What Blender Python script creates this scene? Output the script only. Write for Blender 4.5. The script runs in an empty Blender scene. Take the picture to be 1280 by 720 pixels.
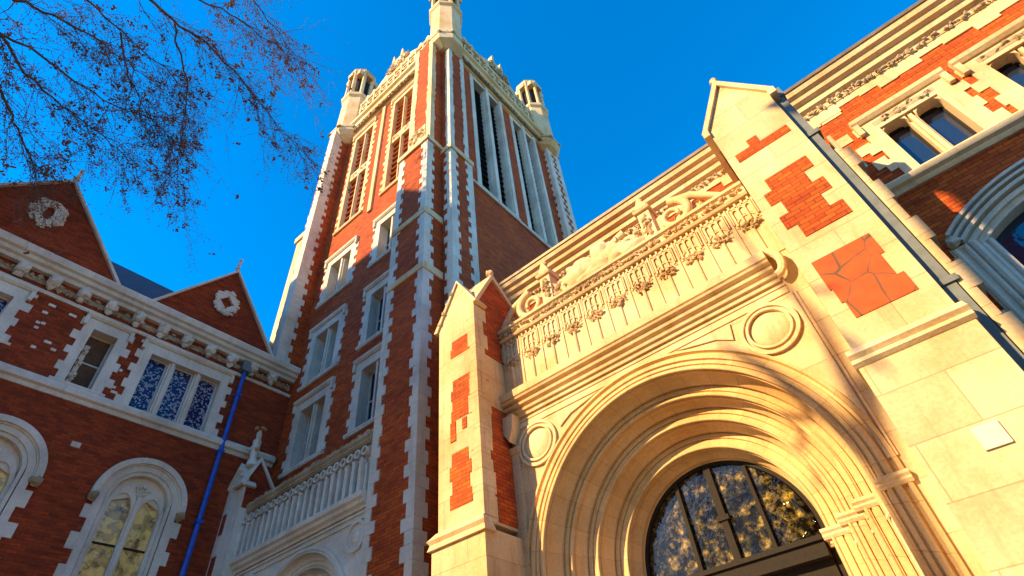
import bpy, bmesh, math, random
from math import pi, sin, cos, radians, sqrt, atan2
from mathutils import Vector, Matrix, noise

rng = random.Random(11)
sc = bpy.context.scene
COL = sc.collection
GZ = -1.6                       # ground level; the camera stands at eye height above it

# ------------------------------------------------------------------ materials
def newmat(name):
    m = bpy.data.materials.new(name); m.use_nodes = True
    nt = m.node_tree
    return m, nt, nt.nodes['Principled BSDF']
def N(nt, t, **kw):
    n = nt.nodes.new(t)
    for k, v in kw.items():
        setattr(n, k, v)
    return n
def L(nt, a, b): nt.links.new(a, b)
def noise_n(nt, scale, detail=4, rough=.55, vec=None):
    n = N(nt, 'ShaderNodeTexNoise'); n.inputs['Scale'].default_value = scale
    n.inputs['Detail'].default_value = detail; n.inputs['Roughness'].default_value = rough
    if vec is not None: L(nt, vec, n.inputs['Vector'])
    return n
def ramp(nt, fac, stops):
    r = N(nt, 'ShaderNodeValToRGB')
    e = r.color_ramp.elements
    while len(e) < len(stops): e.new(.5)
    for i, (p, c) in enumerate(stops):
        e[i].position = p; e[i].color = (*c, 1) if len(c) == 3 else c
    L(nt, fac, r.inputs['Fac']); return r
def mixc(nt, fac, a, b, mode='MIX'):
    m = N(nt, 'ShaderNodeMix', data_type='RGBA', blend_type=mode)
    for s, v in ((m.inputs[0], fac), (m.inputs[6], a), (m.inputs[7], b)):
        if hasattr(v, 'default_value') or hasattr(v, 'is_linked'): L(nt, v, s)
        elif isinstance(v, (int, float)): s.default_value = v
        else: s.default_value = (*v, 1)
    return m.outputs[2]
def wallvec(nt):
    """position as (along the wall, height) whichever way the wall faces"""
    g = N(nt, 'ShaderNodeNewGeometry')
    sp = N(nt, 'ShaderNodeSeparateXYZ'); L(nt, g.outputs['Position'], sp.inputs[0])
    sn = N(nt, 'ShaderNodeSeparateXYZ'); L(nt, g.outputs['True Normal'], sn.inputs[0])
    ab = N(nt, 'ShaderNodeMath', operation='ABSOLUTE'); L(nt, sn.outputs[0], ab.inputs[0])
    gt = N(nt, 'ShaderNodeMath', operation='GREATER_THAN'); L(nt, ab.outputs[0], gt.inputs[0]); gt.inputs[1].default_value = .6
    mx = N(nt, 'ShaderNodeMix', data_type='FLOAT'); L(nt, gt.outputs[0], mx.inputs[0])
    L(nt, sp.outputs[0], mx.inputs[2]); L(nt, sp.outputs[1], mx.inputs[3])
    cb = N(nt, 'ShaderNodeCombineXYZ'); L(nt, mx.outputs[0], cb.inputs[0]); L(nt, sp.outputs[2], cb.inputs[1])
    return g.outputs['Position'], cb.outputs[0]
def bump(nt, bsdf, h, strength=.4, dist=.02):
    b = N(nt, 'ShaderNodeBump'); b.inputs['Strength'].default_value = strength; b.inputs['Distance'].default_value = dist
    L(nt, h, b.inputs['Height']); L(nt, b.outputs[0], bsdf.inputs['Normal'])

def voussoir_joints(m, cx, cz, n):
    nt = m.node_tree; b = nt.nodes['Principled BSDF']; g = N(nt, 'ShaderNodeNewGeometry'); sp = N(nt, 'ShaderNodeSeparateXYZ'); L(nt, g.outputs['Position'], sp.inputs[0])
    def mt(op, a, v):
        k = N(nt, 'ShaderNodeMath', operation=op); L(nt, a, k.inputs[0])
        if hasattr(v, 'is_linked'): L(nt, v, k.inputs[1])
        elif v is not None: k.inputs[1].default_value = v
        return k.outputs[0]
    an = mt('ARCTAN2', mt('SUBTRACT', sp.outputs[2], cz), mt('SUBTRACT', sp.outputs[0], cx)); sc_ = mt('MULTIPLY', an, n/pi); fr = mt('FRACT', sc_, None)
    dj = mt('ABSOLUTE', mt('SUBTRACT', fr, .5), None)
    r = ramp(nt, dj, [(.486, (1, 1, 1)), (.495, (.74, .64, .54))])
    fl = mt('FLOOR', sc_, None); wn = N(nt, 'ShaderNodeTexWhiteNoise', noise_dimensions='1D'); L(nt, fl, wn.inputs['W']); r2 = ramp(nt, wn.outputs['Value'], [(0, (.91, .88, .84)), (1, (1.06, 1.05, 1.04))])
    src = b.inputs['Base Color'].links[0].from_socket
    c = mixc(nt, 1.0, mixc(nt, 1.0, src, r.outputs[0], 'MULTIPLY'), r2.outputs[0], 'MULTIPLY'); L(nt, c, b.inputs['Base Color'])
def brick_mat(name, c1, c2, mortar, rough=.85):
    m, nt, b = newmat(name)
    pos, vec = wallvec(nt)
    br = N(nt, 'ShaderNodeTexBrick'); L(nt, vec, br.inputs['Vector'])
    br.inputs['Scale'].default_value = 1; br.inputs['Brick Width'].default_value = .23; br.inputs['Row Height'].default_value = .078
    br.inputs['Mortar Size'].default_value = .008; br.inputs['Mortar Smooth'].default_value = .2; br.inputs['Bias'].default_value = -.1
    br.inputs['Color1'].default_value = (*c1, 1); br.inputs['Color2'].default_value = (*c2, 1); br.inputs['Mortar'].default_value = (*mortar, 1)
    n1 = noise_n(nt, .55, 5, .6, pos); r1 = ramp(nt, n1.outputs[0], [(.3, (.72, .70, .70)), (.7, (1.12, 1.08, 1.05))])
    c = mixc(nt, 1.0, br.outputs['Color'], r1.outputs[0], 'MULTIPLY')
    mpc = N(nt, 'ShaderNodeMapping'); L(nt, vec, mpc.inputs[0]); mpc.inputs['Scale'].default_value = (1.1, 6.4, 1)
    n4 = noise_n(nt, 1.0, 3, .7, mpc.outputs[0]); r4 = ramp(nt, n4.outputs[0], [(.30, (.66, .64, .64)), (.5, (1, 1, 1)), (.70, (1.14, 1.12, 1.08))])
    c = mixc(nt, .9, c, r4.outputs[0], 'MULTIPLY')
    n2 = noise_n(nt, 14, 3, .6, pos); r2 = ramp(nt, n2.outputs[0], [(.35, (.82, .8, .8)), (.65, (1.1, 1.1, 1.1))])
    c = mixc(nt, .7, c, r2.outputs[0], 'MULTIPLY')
    L(nt, c, b.inputs['Base Color']); b.inputs['Roughness'].default_value = rough; b.inputs['Specular IOR Level'].default_value = .25
    ad = N(nt, 'ShaderNodeMath', operation='MULTIPLY_ADD'); L(nt, br.outputs['Fac'], ad.inputs[0]); ad.inputs[1].default_value = -.7
    L(nt, n2.outputs[0], ad.inputs[2])
    bump(nt, b, ad.outputs[0], .55, .012)
    return m
def stone_mat(name, c1, c2, joints=None, rough=.8, bs=.35, stain=.5, warm=(1, .82, .62)):
    m, nt, b = newmat(name)
    pos, vec = wallvec(nt)
    n1 = noise_n(nt, .9, 6, .62, pos); r1 = ramp(nt, n1.outputs[0], [(.30, c2), (.55, c1), (.75, tuple(min(.85, v*1.12) for v in c1))])
    n0 = noise_n(nt, .35, 4, .6, pos); r0 = ramp(nt, n0.outputs[0], [(.45, (1, 1, 1)), (.68, warm)])
    c = mixc(nt, 1.0, r1.outputs[0], r0.outputs[0], 'MULTIPLY')
    mp = N(nt, 'ShaderNodeMapping'); L(nt, pos, mp.inputs[0]); mp.inputs['Scale'].default_value = (3.2, 3.2, .35)
    n2 = noise_n(nt, 1.6, 5, .65, mp.outputs[0]); r2 = ramp(nt, n2.outputs[0], [(.30, (.66, .58, .50)), (.46, (1, 1, 1))])
    c = mixc(nt, stain, c, r2.outputs[0], 'MULTIPLY')
    n3 = noise_n(nt, 22, 3, .6, pos); r3 = ramp(nt, n3.outputs[0], [(.3, (.82, .80, .78)), (.7, (1.06, 1.06, 1.06))])
    c = mixc(nt, .7, c, r3.outputs[0], 'MULTIPLY')
    h = n3.outputs[0]
    if joints:
        br = N(nt, 'ShaderNodeTexBrick'); L(nt, vec, br.inputs['Vector']); br.inputs['Scale'].default_value = 1
        br.inputs['Brick Width'].default_value = joints[0]; br.inputs['Row Height'].default_value = joints[1]
        br.inputs['Mortar Size'].default_value = .008; br.inputs['Mortar Smooth'].default_value = .2
        br.inputs['Color1'].default_value = (1, 1, 1, 1); br.inputs['Color2'].default_value = (.72, .66, .58, 1); br.inputs['Mortar'].default_value = (.42, .32, .24, 1)
        c = mixc(nt, .55, c, br.outputs['Color'], 'MULTIPLY')
        ad = N(nt, 'ShaderNodeMath', operation='MULTIPLY_ADD'); L(nt, br.outputs['Fac'], ad.inputs[0]); ad.inputs[1].default_value = -.8
        L(nt, h, ad.inputs[2]); h = ad.outputs[0]
    L(nt, c, b.inputs['Base Color']); b.inputs['Roughness'].default_value = rough; b.inputs['Specular IOR Level'].default_value = .3
    bump(nt, b, h, bs, .015)
    return m
def plain_mat(name, col, rough=.6, metal=0, var=.25, scale=6, bs=.15):
    m, nt, b = newmat(name)
    g = N(nt, 'ShaderNodeNewGeometry')
    n = noise_n(nt, scale, 5, .6, g.outputs['Position'])
    lo = tuple(x * (1 - var) for x in col); hi = tuple(min(1, x * (1 + var)) for x in col)
    r = ramp(nt, n.outputs[0], [(.3, lo), (.7, hi)])
    L(nt, r.outputs[0], b.inputs['Base Color']); b.inputs['Roughness'].default_value = rough; b.inputs['Metallic'].default_value = metal
    bump(nt, b, n.outputs[0], bs, .01)
    return m
def glass_mat(name, base, ior=2.2, wave=2.2, ws=.35, lead=None, tint=None, streak=False, fine=False):
    m, nt, b = newmat(name)
    pos, vec = wallvec(nt)
    b.inputs['Base Color'].default_value = (*base, 1)
    b.inputs['Roughness'].default_value = .04; b.inputs['IOR'].default_value = ior
    n = noise_n(nt, wave, 3, .6, pos)
    h = n.outputs[0]
    if lead:
        v = N(nt, 'ShaderNodeTexVoronoi', feature='F1'); L(nt, vec, v.inputs['Vector']); v.inputs['Scale'].default_value = lead
        ve = N(nt, 'ShaderNodeTexVoronoi', feature='DISTANCE_TO_EDGE'); L(nt, vec, ve.inputs['Vector']); ve.inputs['Scale'].default_value = lead
        r = ramp(nt, ve.outputs['Distance'], [(.03, (1, 1, 1)), (.07, (0, 0, 0))])
        sp = N(nt, 'ShaderNodeSeparateColor'); L(nt, v.outputs['Color'], sp.inputs[0])
        pale = ramp(nt, sp.outputs[0], [(.55, base), (.6, tint or base)])
        pale.color_ramp.interpolation = 'CONSTANT'
        c = mixc(nt, r.outputs[0], pale.outputs[0], (.015, .015, .017))
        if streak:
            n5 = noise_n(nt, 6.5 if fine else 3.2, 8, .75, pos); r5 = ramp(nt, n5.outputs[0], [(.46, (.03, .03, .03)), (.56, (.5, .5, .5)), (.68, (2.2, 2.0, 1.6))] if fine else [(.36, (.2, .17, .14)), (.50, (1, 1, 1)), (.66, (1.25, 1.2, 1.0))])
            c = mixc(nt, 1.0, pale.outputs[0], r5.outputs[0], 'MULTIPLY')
        L(nt, c, b.inputs['Base Color'])
        ad = N(nt, 'ShaderNodeMath', operation='MULTIPLY_ADD'); L(nt, sp.outputs[1], ad.inputs[0]); ad.inputs[1].default_value = .25
        L(nt, h, ad.inputs[2]); h = ad.outputs[0]
    bump(nt, b, h, ws, .06)
    return m

BR_HALL = brick_mat('hall_brick', (.66, .125, .010), (.42, .055, .006), (.20, .05, .02))
BR_TOWER = brick_mat('tower_brick', (.58, .105, .010), (.36, .050, .008), (.18, .05, .02))
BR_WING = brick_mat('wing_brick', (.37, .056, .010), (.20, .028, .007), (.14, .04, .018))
STONE = stone_mat('carved_limestone', (.72, .56, .34), (.55, .38, .19))
VOUSSOIR = stone_mat('arch_limestone', (.70, .50, .25), (.58, .39, .17), stain=.35); voussoir_joints(VOUSSOIR, -3.17, 2.78, 17)
ASHLAR = stone_mat('ashlar_limestone', (.72, .56, .34), (.57, .39, .19), joints=(1.3, .62), stain=.5)
WSTONE = stone_mat('shade_toned_limestone', (.68, .63, .54), (.50, .45, .38), stain=.5, warm=(1, .93, .84))  # paler, cooler copy of the limestone; tone of the shaded parts put into the colour
CSTONE = stone_mat('darker_carved_limestone', (.56, .41, .23), (.34, .23, .11), stain=.7, bs=.6)  # darker tone for carved foliage, raising its contrast with the plain stone
DSTONE = stone_mat('dark_limestone', (.44, .36, .24), (.25, .19, .11), stain=.7, bs=.7)  # darker, blotchier limestone for carved bands and the tower parapet backing
SLATE = brick_mat('roof_slate', (.035, .037, .045), (.05, .05, .06), (.015, .015, .018), .55)
COPPER = plain_mat('gutter_metal', (.20, .15, .10), .5, .4)
BLUEP = plain_mat('blue_paint', (.012, .075, .42), .4, 0, .25)
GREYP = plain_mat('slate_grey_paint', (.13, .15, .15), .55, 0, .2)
WOOD = plain_mat('dark_oak', (.012, .007, .004), .85, 0, .4, 18, .4)
LOUVRE = plain_mat('louvre_slate', (.03, .028, .026), .7, 0, .3)
LOUVT = plain_mat('louvre_terracotta', (.42, .13, .03), .8, 0, .25)
FRAME = plain_mat('painted_window_frame', (.55, .54, .50), .5, 0, .1)
GL_BLUE = glass_mat('window_glass', (.012, .022, .055), 1.75, 2.5, .12)
GL_DARK = glass_mat('dark_window_glass', (.010, .012, .018), 1.35, 2.5, .1)
GL_LEAD = glass_mat('leaded_glass', (.012, .018, .11), 1.4, 3, .12, lead=20, tint=(.34, .35, .40))
GL_GOLD = glass_mat('gold_reflection_glass', (.82, .56, .18), 1.45, 4.5, .2, lead=6, tint=(.50, .35, .13), streak=True)  # golden reflection of sunlit masonry painted into the base colour
GL_DOOR = glass_mat('entrance_reflection_glass', (.20, .15, .04), 1.5, 3.5, .2, lead=7, tint=(.05, .045, .02), streak=True, fine=True)  # dark and gold mottling paints the reflected trees into the pane colour
DARK = plain_mat('dark_interior', (.012, .011, .010), .9)
BARK = plain_mat('bark', (.11, .065, .042), .9, 0, .4, 12, .5)
BUD = plain_mat('red_brown_buds', (.16, .065, .03), .8, 0, .5, 3)
LEAF = plain_mat('dry_leaves', (.22, .15, .03), .7, 0, .5, 2)
_nt = LEAF.node_tree; _b = _nt.nodes['Principled BSDF']; _t = _nt.nodes.new('ShaderNodeBsdfTranslucent'); _t.inputs[0].default_value = (.55, .36, .05, 1)
_m = _nt.nodes.new('ShaderNodeMixShader'); _m.inputs[0].default_value = .5; _nt.links.new(_b.outputs[0], _m.inputs[1]); _nt.links.new(_t.outputs[0], _m.inputs[2]); _nt.links.new(_m.outputs[0], _nt.nodes['Material Output'].inputs[0])
def crack_mat():
    m, nt, b = newmat('patched_brick_red_render')
    pos, vec = wallvec(nt)
    nz = noise_n(nt, 1.5, 3, .6, pos)
    dv = mixc(nt, .10, vec, nz.outputs['Color'], 'ADD')
    ve = N(nt, 'ShaderNodeTexVoronoi', feature='DISTANCE_TO_EDGE'); L(nt, dv, ve.inputs['Vector']); ve.inputs['Scale'].default_value = 2.1
    n2 = noise_n(nt, 2.2, 4, .6, pos)
    mlt = N(nt, 'ShaderNodeMath', operation='MULTIPLY_ADD'); L(nt, n2.outputs[0], mlt.inputs[0]); mlt.inputs[1].default_value = .12; L(nt, ve.outputs['Distance'], mlt.inputs[2])
    r = ramp(nt, mlt.outputs[0], [(.062, (1, 1, 1)), (.10, (0, 0, 0))])
    n = noise_n(nt, 5, 5, .6, pos); base = ramp(nt, n.outputs[0], [(.3, (.40, .058, .006)), (.7, (.54, .085, .008))])
    c = mixc(nt, r.outputs[0], base.outputs[0], (.10, .055, .022))
    L(nt, c, b.inputs['Base Color']); b.inputs['Roughness'].default_value = .8
    bump(nt, b, mlt.outputs[0], .3, .05)
    return m
CRACK = crack_mat()
def ground_mat(name, a, c, s):
    m, nt, b = newmat(name)
    g = N(nt, 'ShaderNodeNewGeometry'); n = noise_n(nt, s, 6, .6, g.outputs['Position'])
    r = ramp(nt, n.outputs[0], [(.35, a), (.65, c)]); L(nt, r.outputs[0], b.inputs['Base Color']); b.inputs['Roughness'].default_value = .9
    return m
GRASS = ground_mat('lawn', (.06, .08, .02), (.11, .11, .03), .8)
PAVE = ground_mat('paving', (.34, .28, .20), (.42, .35, .26), 3)

# ------------------------------------------------------------------ mesh builder
ICO = {}
def ico(sub):
    if sub not in ICO:
        bm = bmesh.new(); bmesh.ops.create_icosphere(bm, subdivisions=sub, radius=1)
        ICO[sub] = ([v.co.copy() for v in bm.verts], [[v.index for v in f.verts] for f in bm.faces]); bm.free()
    return ICO[sub]
class MB:
    def __init__(s): s.v = []; s.f = []; s.m = []; s.cur = 0
    def add(s, vs, fs):
        o = len(s.v); s.v += [tuple(v) for v in vs]
        for f in fs: s.f.append([i + o for i in f]); s.m.append(s.cur)
    def box(s, x0, x1, y0, y1, z0, z1):
        x0, x1 = min(x0, x1), max(x0, x1); y0, y1 = min(y0, y1), max(y0, y1); z0, z1 = min(z0, z1), max(z0, z1)
        s.add([(x0,y0,z0),(x1,y0,z0),(x1,y1,z0),(x0,y1,z0),(x0,y0,z1),(x1,y0,z1),(x1,y1,z1),(x0,y1,z1)],
              [(0,3,2,1),(4,5,6,7),(0,1,5,4),(1,2,6,5),(2,3,7,6),(3,0,4,7)])
    def loft(s, A, B, caps=True, closed=True):
        n = len(A); fs = []
        for i in range(n if closed else n - 1):
            j = (i + 1) % n; fs.append((i, j, n + j, n + i))
        if caps: fs += [tuple(range(n - 1, -1, -1)), tuple(range(n, 2 * n))]
        s.add(list(A) + list(B), fs)
    def tube(s, pts, rad, n=6):
        pts = [Vector(p) for p in pts]; k = len(pts)
        if not hasattr(rad, '__len__'): rad = [rad] * k
        rings = []; prev = None
        for i, p in enumerate(pts):
            d = (pts[min(i + 1, k - 1)] - pts[max(i - 1, 0)])
            d = d.normalized() if d.length > 1e-9 else Vector((0, 0, 1))
            a = d.cross(Vector((0, 0, 1)) if abs(d.z) < .95 else Vector((1, 0, 0))).normalized() if prev is None else (prev - d * prev.dot(d)).normalized()
            prev = a; b = d.cross(a)
            rings.append([p + (a * cos(2*pi*j/n) + b * sin(2*pi*j/n)) * rad[i] for j in range(n)])
        vs = [v for r in rings for v in r]; fs = []
        for i in range(k - 1):
            for j in range(n):
                j2 = (j + 1) % n; fs.append((i*n+j, i*n+j2, (i+1)*n+j2, (i+1)*n+j))
        fs += [tuple(range(n - 1, -1, -1)), tuple(range((k-1)*n, k*n))]
        s.add(vs, fs)
    def blob(s, c, sz, rough=.25, sub=1):
        vs, fs = ico(sub); off = Vector((rng.uniform(-50, 50), rng.uniform(-50, 50), rng.uniform(-50, 50)))
        if not hasattr(sz, '__len__'): sz = (sz, sz, sz)
        out = []
        for v in vs:
            k = 1 + rough * 1.6 * noise.noise(v * 1.7 + off)
            out.append((c[0] + v.x*sz[0]*k, c[1] + v.y*sz[1]*k, c[2] + v.z*sz[2]*k))
        s.add(out, fs)
    def lathe(s, cx, cy, prof, n=8, rot=0.0):
        k = len(prof); vs = []; fs = []
        for r, z in prof:
            for j in range(n):
                a = 2*pi*j/n + rot; vs.append((cx + r*cos(a), cy + r*sin(a), z))
        for i in range(k - 1):
            for j in range(n):
                j2 = (j + 1) % n; fs.append((i*n+j, i*n+j2, (i+1)*n+j2, (i+1)*n+j))
        fs += [tuple(range(n - 1, -1, -1)), tuple(range((k-1)*n, k*n))]
        s.add(vs, fs)
    def build(s, name, mats, parent=None, smooth=None, origin=None, normals=True):
        me = bpy.data.meshes.new(name)
        po = parent_origin(parent)
        if origin is None and parent is None: origin = (0, 0, 0)
        o0 = Vector(origin) if origin is not None else po
        me.from_pydata([tuple(Vector(v) - o0) for v in s.v], [], s.f)
        if not isinstance(mats, (list, tuple)): mats = [mats]
        for m in mats: me.materials.append(m)
        if len(mats) > 1: me.polygons.foreach_set('material_index', s.m)
        if normals:
            bm = bmesh.new(); bm.from_mesh(me); bmesh.ops.recalc_face_normals(bm, faces=bm.faces); bm.to_mesh(me); bm.free()
        if smooth is not None:
            me.shade_smooth(); me.set_sharp_from_angle(angle=radians(smooth))
        ob = bpy.data.objects.new(name, me); COL.objects.link(ob)
        if parent is not None:
            ob.parent = parent; ob.location = o0 - po
        else: ob.location = o0
        ob['_o'] = tuple(o0)
        return ob
def parent_origin(p):
    if p is None: return Vector((0, 0, 0))
    return Vector(p['_o'])
def tag(o, label, cat, group=None, kind=None):
    if label: o['label'] = label
    if cat: o['category'] = cat
    if group: o['group'] = group
    if kind: o['kind'] = kind
    return o
def thing(name, label, cat, loc, group=None):
    o = bpy.data.objects.new(name, None); COL.objects.link(o); o.location = loc; o.empty_display_size = .3
    o['_o'] = tuple(loc); tag(o, label, cat, group); return o

# a wall's own frame: u along it, w out of it, z up
class Fr:
    def __init__(s, kind, c): s.k = kind; s.c = c
    def p(s, u, w, z): return (u, s.c - w, z) if s.k == 'F' else (s.c + w, u, z)
    def box(s, mb, u0, u1, w0, w1, z0, z1):
        a = s.p(u0, w0, z0); b = s.p(u1, w1, z1); mb.box(a[0], b[0], a[1], b[1], a[2], b[2])
    def prism(s, mb, poly, w0, w1):
        mb.loft([s.p(u, w0, z) for u, z in poly], [s.p(u, w1, z) for u, z in poly])
    def mould(s, mb, prof, u0, u1):
        mb.loft([s.p(u0, w, z) for w, z in prof], [s.p(u1, w, z) for w, z in prof])
    def ring(s, mb, outer, inner, w0, w1, closed=False):
        n = len(outer); V = []
        for o, i in zip(outer, inner):
            V += [s.p(o[0], w1, o[1]), s.p(i[0], w1, i[1]), s.p(i[0], w0, i[1]), s.p(o[0], w0, o[1])]
        fs = []
        for a in range(n if closed else n - 1):
            b = (a + 1) % n
            for q in range(4):
                q2 = (q + 1) % 4; fs.append((a*4+q, b*4+q, b*4+q2, a*4+q2))
        if not closed: fs += [(0, 1, 2, 3), ((n-1)*4+3, (n-1)*4+2, (n-1)*4+1, (n-1)*4)]
        mb.add(V, fs)
    def sweep(s, mb, prof, path):
        """prof: (inset, w); path(inset) -> list of (u,z); open sheet plus closing back"""
        k = len(prof); rows = [[s.p(u, w, z) for u, z in path(r)] for r, w in prof]
        n = len(rows[0]); V = [v for r in rows for v in r]; fs = []
        for i in range(k - 1):
            for j in range(n - 1): fs.append((i*n+j, i*n+j+1, (i+1)*n+j+1, (i+1)*n+j))
        mb.add(V, fs)
    def bar(s, mb, a, b, t, w0, w1):
        d = Vector((b[0]-a[0], b[1]-a[1])).normalized(); nn = Vector((-d.y, d.x)) * t
        s.prism(mb, [(a[0], a[1]), (b[0], b[1]), (b[0]+nn.x, b[1]+nn.y), (a[0]+nn.x, a[1]+nn.y)], w0, w1)
    def tube(s, mb, pts, r, n=6): mb.tube([s.p(*p) for p in pts], r, n)
    def blob(s, mb, u, w, z, su, sw, sz, rough=.3, sub=1):
        mb.blob(s.p(u, w, z), (su, sw, sz) if s.k == 'F' else (sw, su, sz), rough, sub)
    def foliage(s, mb, u, w, z, su, sz, n, r, depth=.05):
        for i in range(n):
            a = rng.uniform(0, 2*pi); q = sqrt(rng.random())
            if i % 3: s.leaf(mb, u + cos(a)*q*su, w + rng.uniform(0, depth), z + sin(a)*q*sz, r*rng.uniform(.7, 1.25)); continue
            s.blob(mb, u + cos(a)*q*su, w + rng.uniform(0, depth), z + sin(a)*q*sz, r*rng.uniform(.6, 1.3), r*rng.uniform(.6, 1), r*rng.uniform(.6, 1.3), .45)
    def leaf(s, mb, u, w, z, r):
        a = rng.uniform(0, 2*pi); t = rng.uniform(-.5, .5); d = Vector((cos(a), t, sin(a))).normalized(); q = Vector((-sin(a), .2, cos(a))); n_ = Vector((0, 1, 0))
        c = Vector((u, w, z)); l = r*rng.uniform(1.3, 2.0); b = r*rng.uniform(.5, .8); h = r*.55
        P = [c - d*l*.6, c + q*b, c + d*l, c - q*b, c + n_*h, c - n_*h]
        mb.add([s.p(*v) for v in P], [(0,1,4),(1,2,4),(2,3,4),(3,0,4),(1,0,5),(2,1,5),(3,2,5),(0,3,5)])
    def wall(s, mb, u0, u1, z0, z1, holes, reveal=.4, arches=()):
        """front sheet with rectangular holes and their reveals; an arched hole gets its spandrels"""
        us = sorted({u0, u1, *[h[0] for h in holes], *[h[1] for h in holes]}); zs = sorted({z0, z1, *[h[2] for h in holes], *[h[3] for h in holes]})
        us = [u for u in us if u0 <= u <= u1]; zs = [z for z in zs if z0 <= z <= z1]
        inh = lambda u, z: any(h[0] < u < h[1] and h[2] < z < h[3] for h in holes)
        for a, b in zip(us, us[1:]):
            for c, d in zip(zs, zs[1:]):
                if not inh((a+b)/2, (c+d)/2):
                    mb.add([s.p(a,0,c), s.p(b,0,c), s.p(b,0,d), s.p(a,0,d)], [(0,1,2,3)])
        for h in holes:
            a, b, c, d = h[:4]
            P = [(a,c),(b,c),(b,d),(a,d)]
            for i in range(4):
                p, q = P[i], P[(i+1)%4]
                mb.add([s.p(p[0],0,p[1]), s.p(q[0],0,q[1]), s.p(q[0],-reveal,q[1]), s.p(p[0],-reveal,p[1])], [(0,1,2,3)])
def F(y): return Fr('F', y)
def E(x): return Fr('E', x)
def arc(cu, cz, r, a0, a1, n): return [(cu + r*cos(a0+(a1-a0)*i/n), cz + r*sin(a0+(a1-a0)*i/n)) for i in range(n+1)]
def arch_path(cu, cz, r, zb, n=40): return [(cu + r, zb)] + arc(cu, cz, r, 0, pi, n) + [(cu - r, zb)]
def spandrel(fr, mb, u0, u1, ztop, arcpts, w=0.0, back=-.4):
    for p, q in zip(arcpts, arcpts[1:]):
        mb.add([fr.p(p[0], w, p[1]), fr.p(q[0], w, q[1]), fr.p(q[0], w, ztop), fr.p(p[0], w, ztop)], [(0,1,2,3)])
        mb.add([fr.p(p[0], w, p[1]), fr.p(q[0], w, q[1]), fr.p(q[0], back, q[1]), fr.p(p[0], back, p[1])], [(0,1,2,3)])
def corner_quoins(mb, xc, yc, sx, sy, z0, z1, h=.36, la=(.5, .3), lb=(.3, .5), e=.022, jit=.04):
    z = z0; k = 0
    while z < z1 - .02:
        hh = min(h * rng.uniform(.9, 1.1), z1 - z)
        a = la[k % 2] + rng.uniform(-jit, jit); b = lb[k % 2] + rng.uniform(-jit, jit); ee = e + rng.uniform(0, .006)
        mb.box(xc + sx*ee, xc - sx*a, yc + sy*ee, yc - sy*b, z + .006, z + hh)
        z += hh; k += 1
def edge_quoins(fr, mb, u, side, z0, z1, h=.34, l=(.42, .24), w=.02, back=-.06, jit=.05):
    z = z0; k = rng.randint(0, 1)
    while z < z1 - .02:
        hh = min(h * rng.uniform(.88, 1.12), z1 - z); a = l[k % 2] + rng.uniform(-jit, jit)
        fr.box(mb, u, u + side*a, back, w + rng.uniform(0, .006), z + .004, z + hh); z += hh; k += 1

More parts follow.
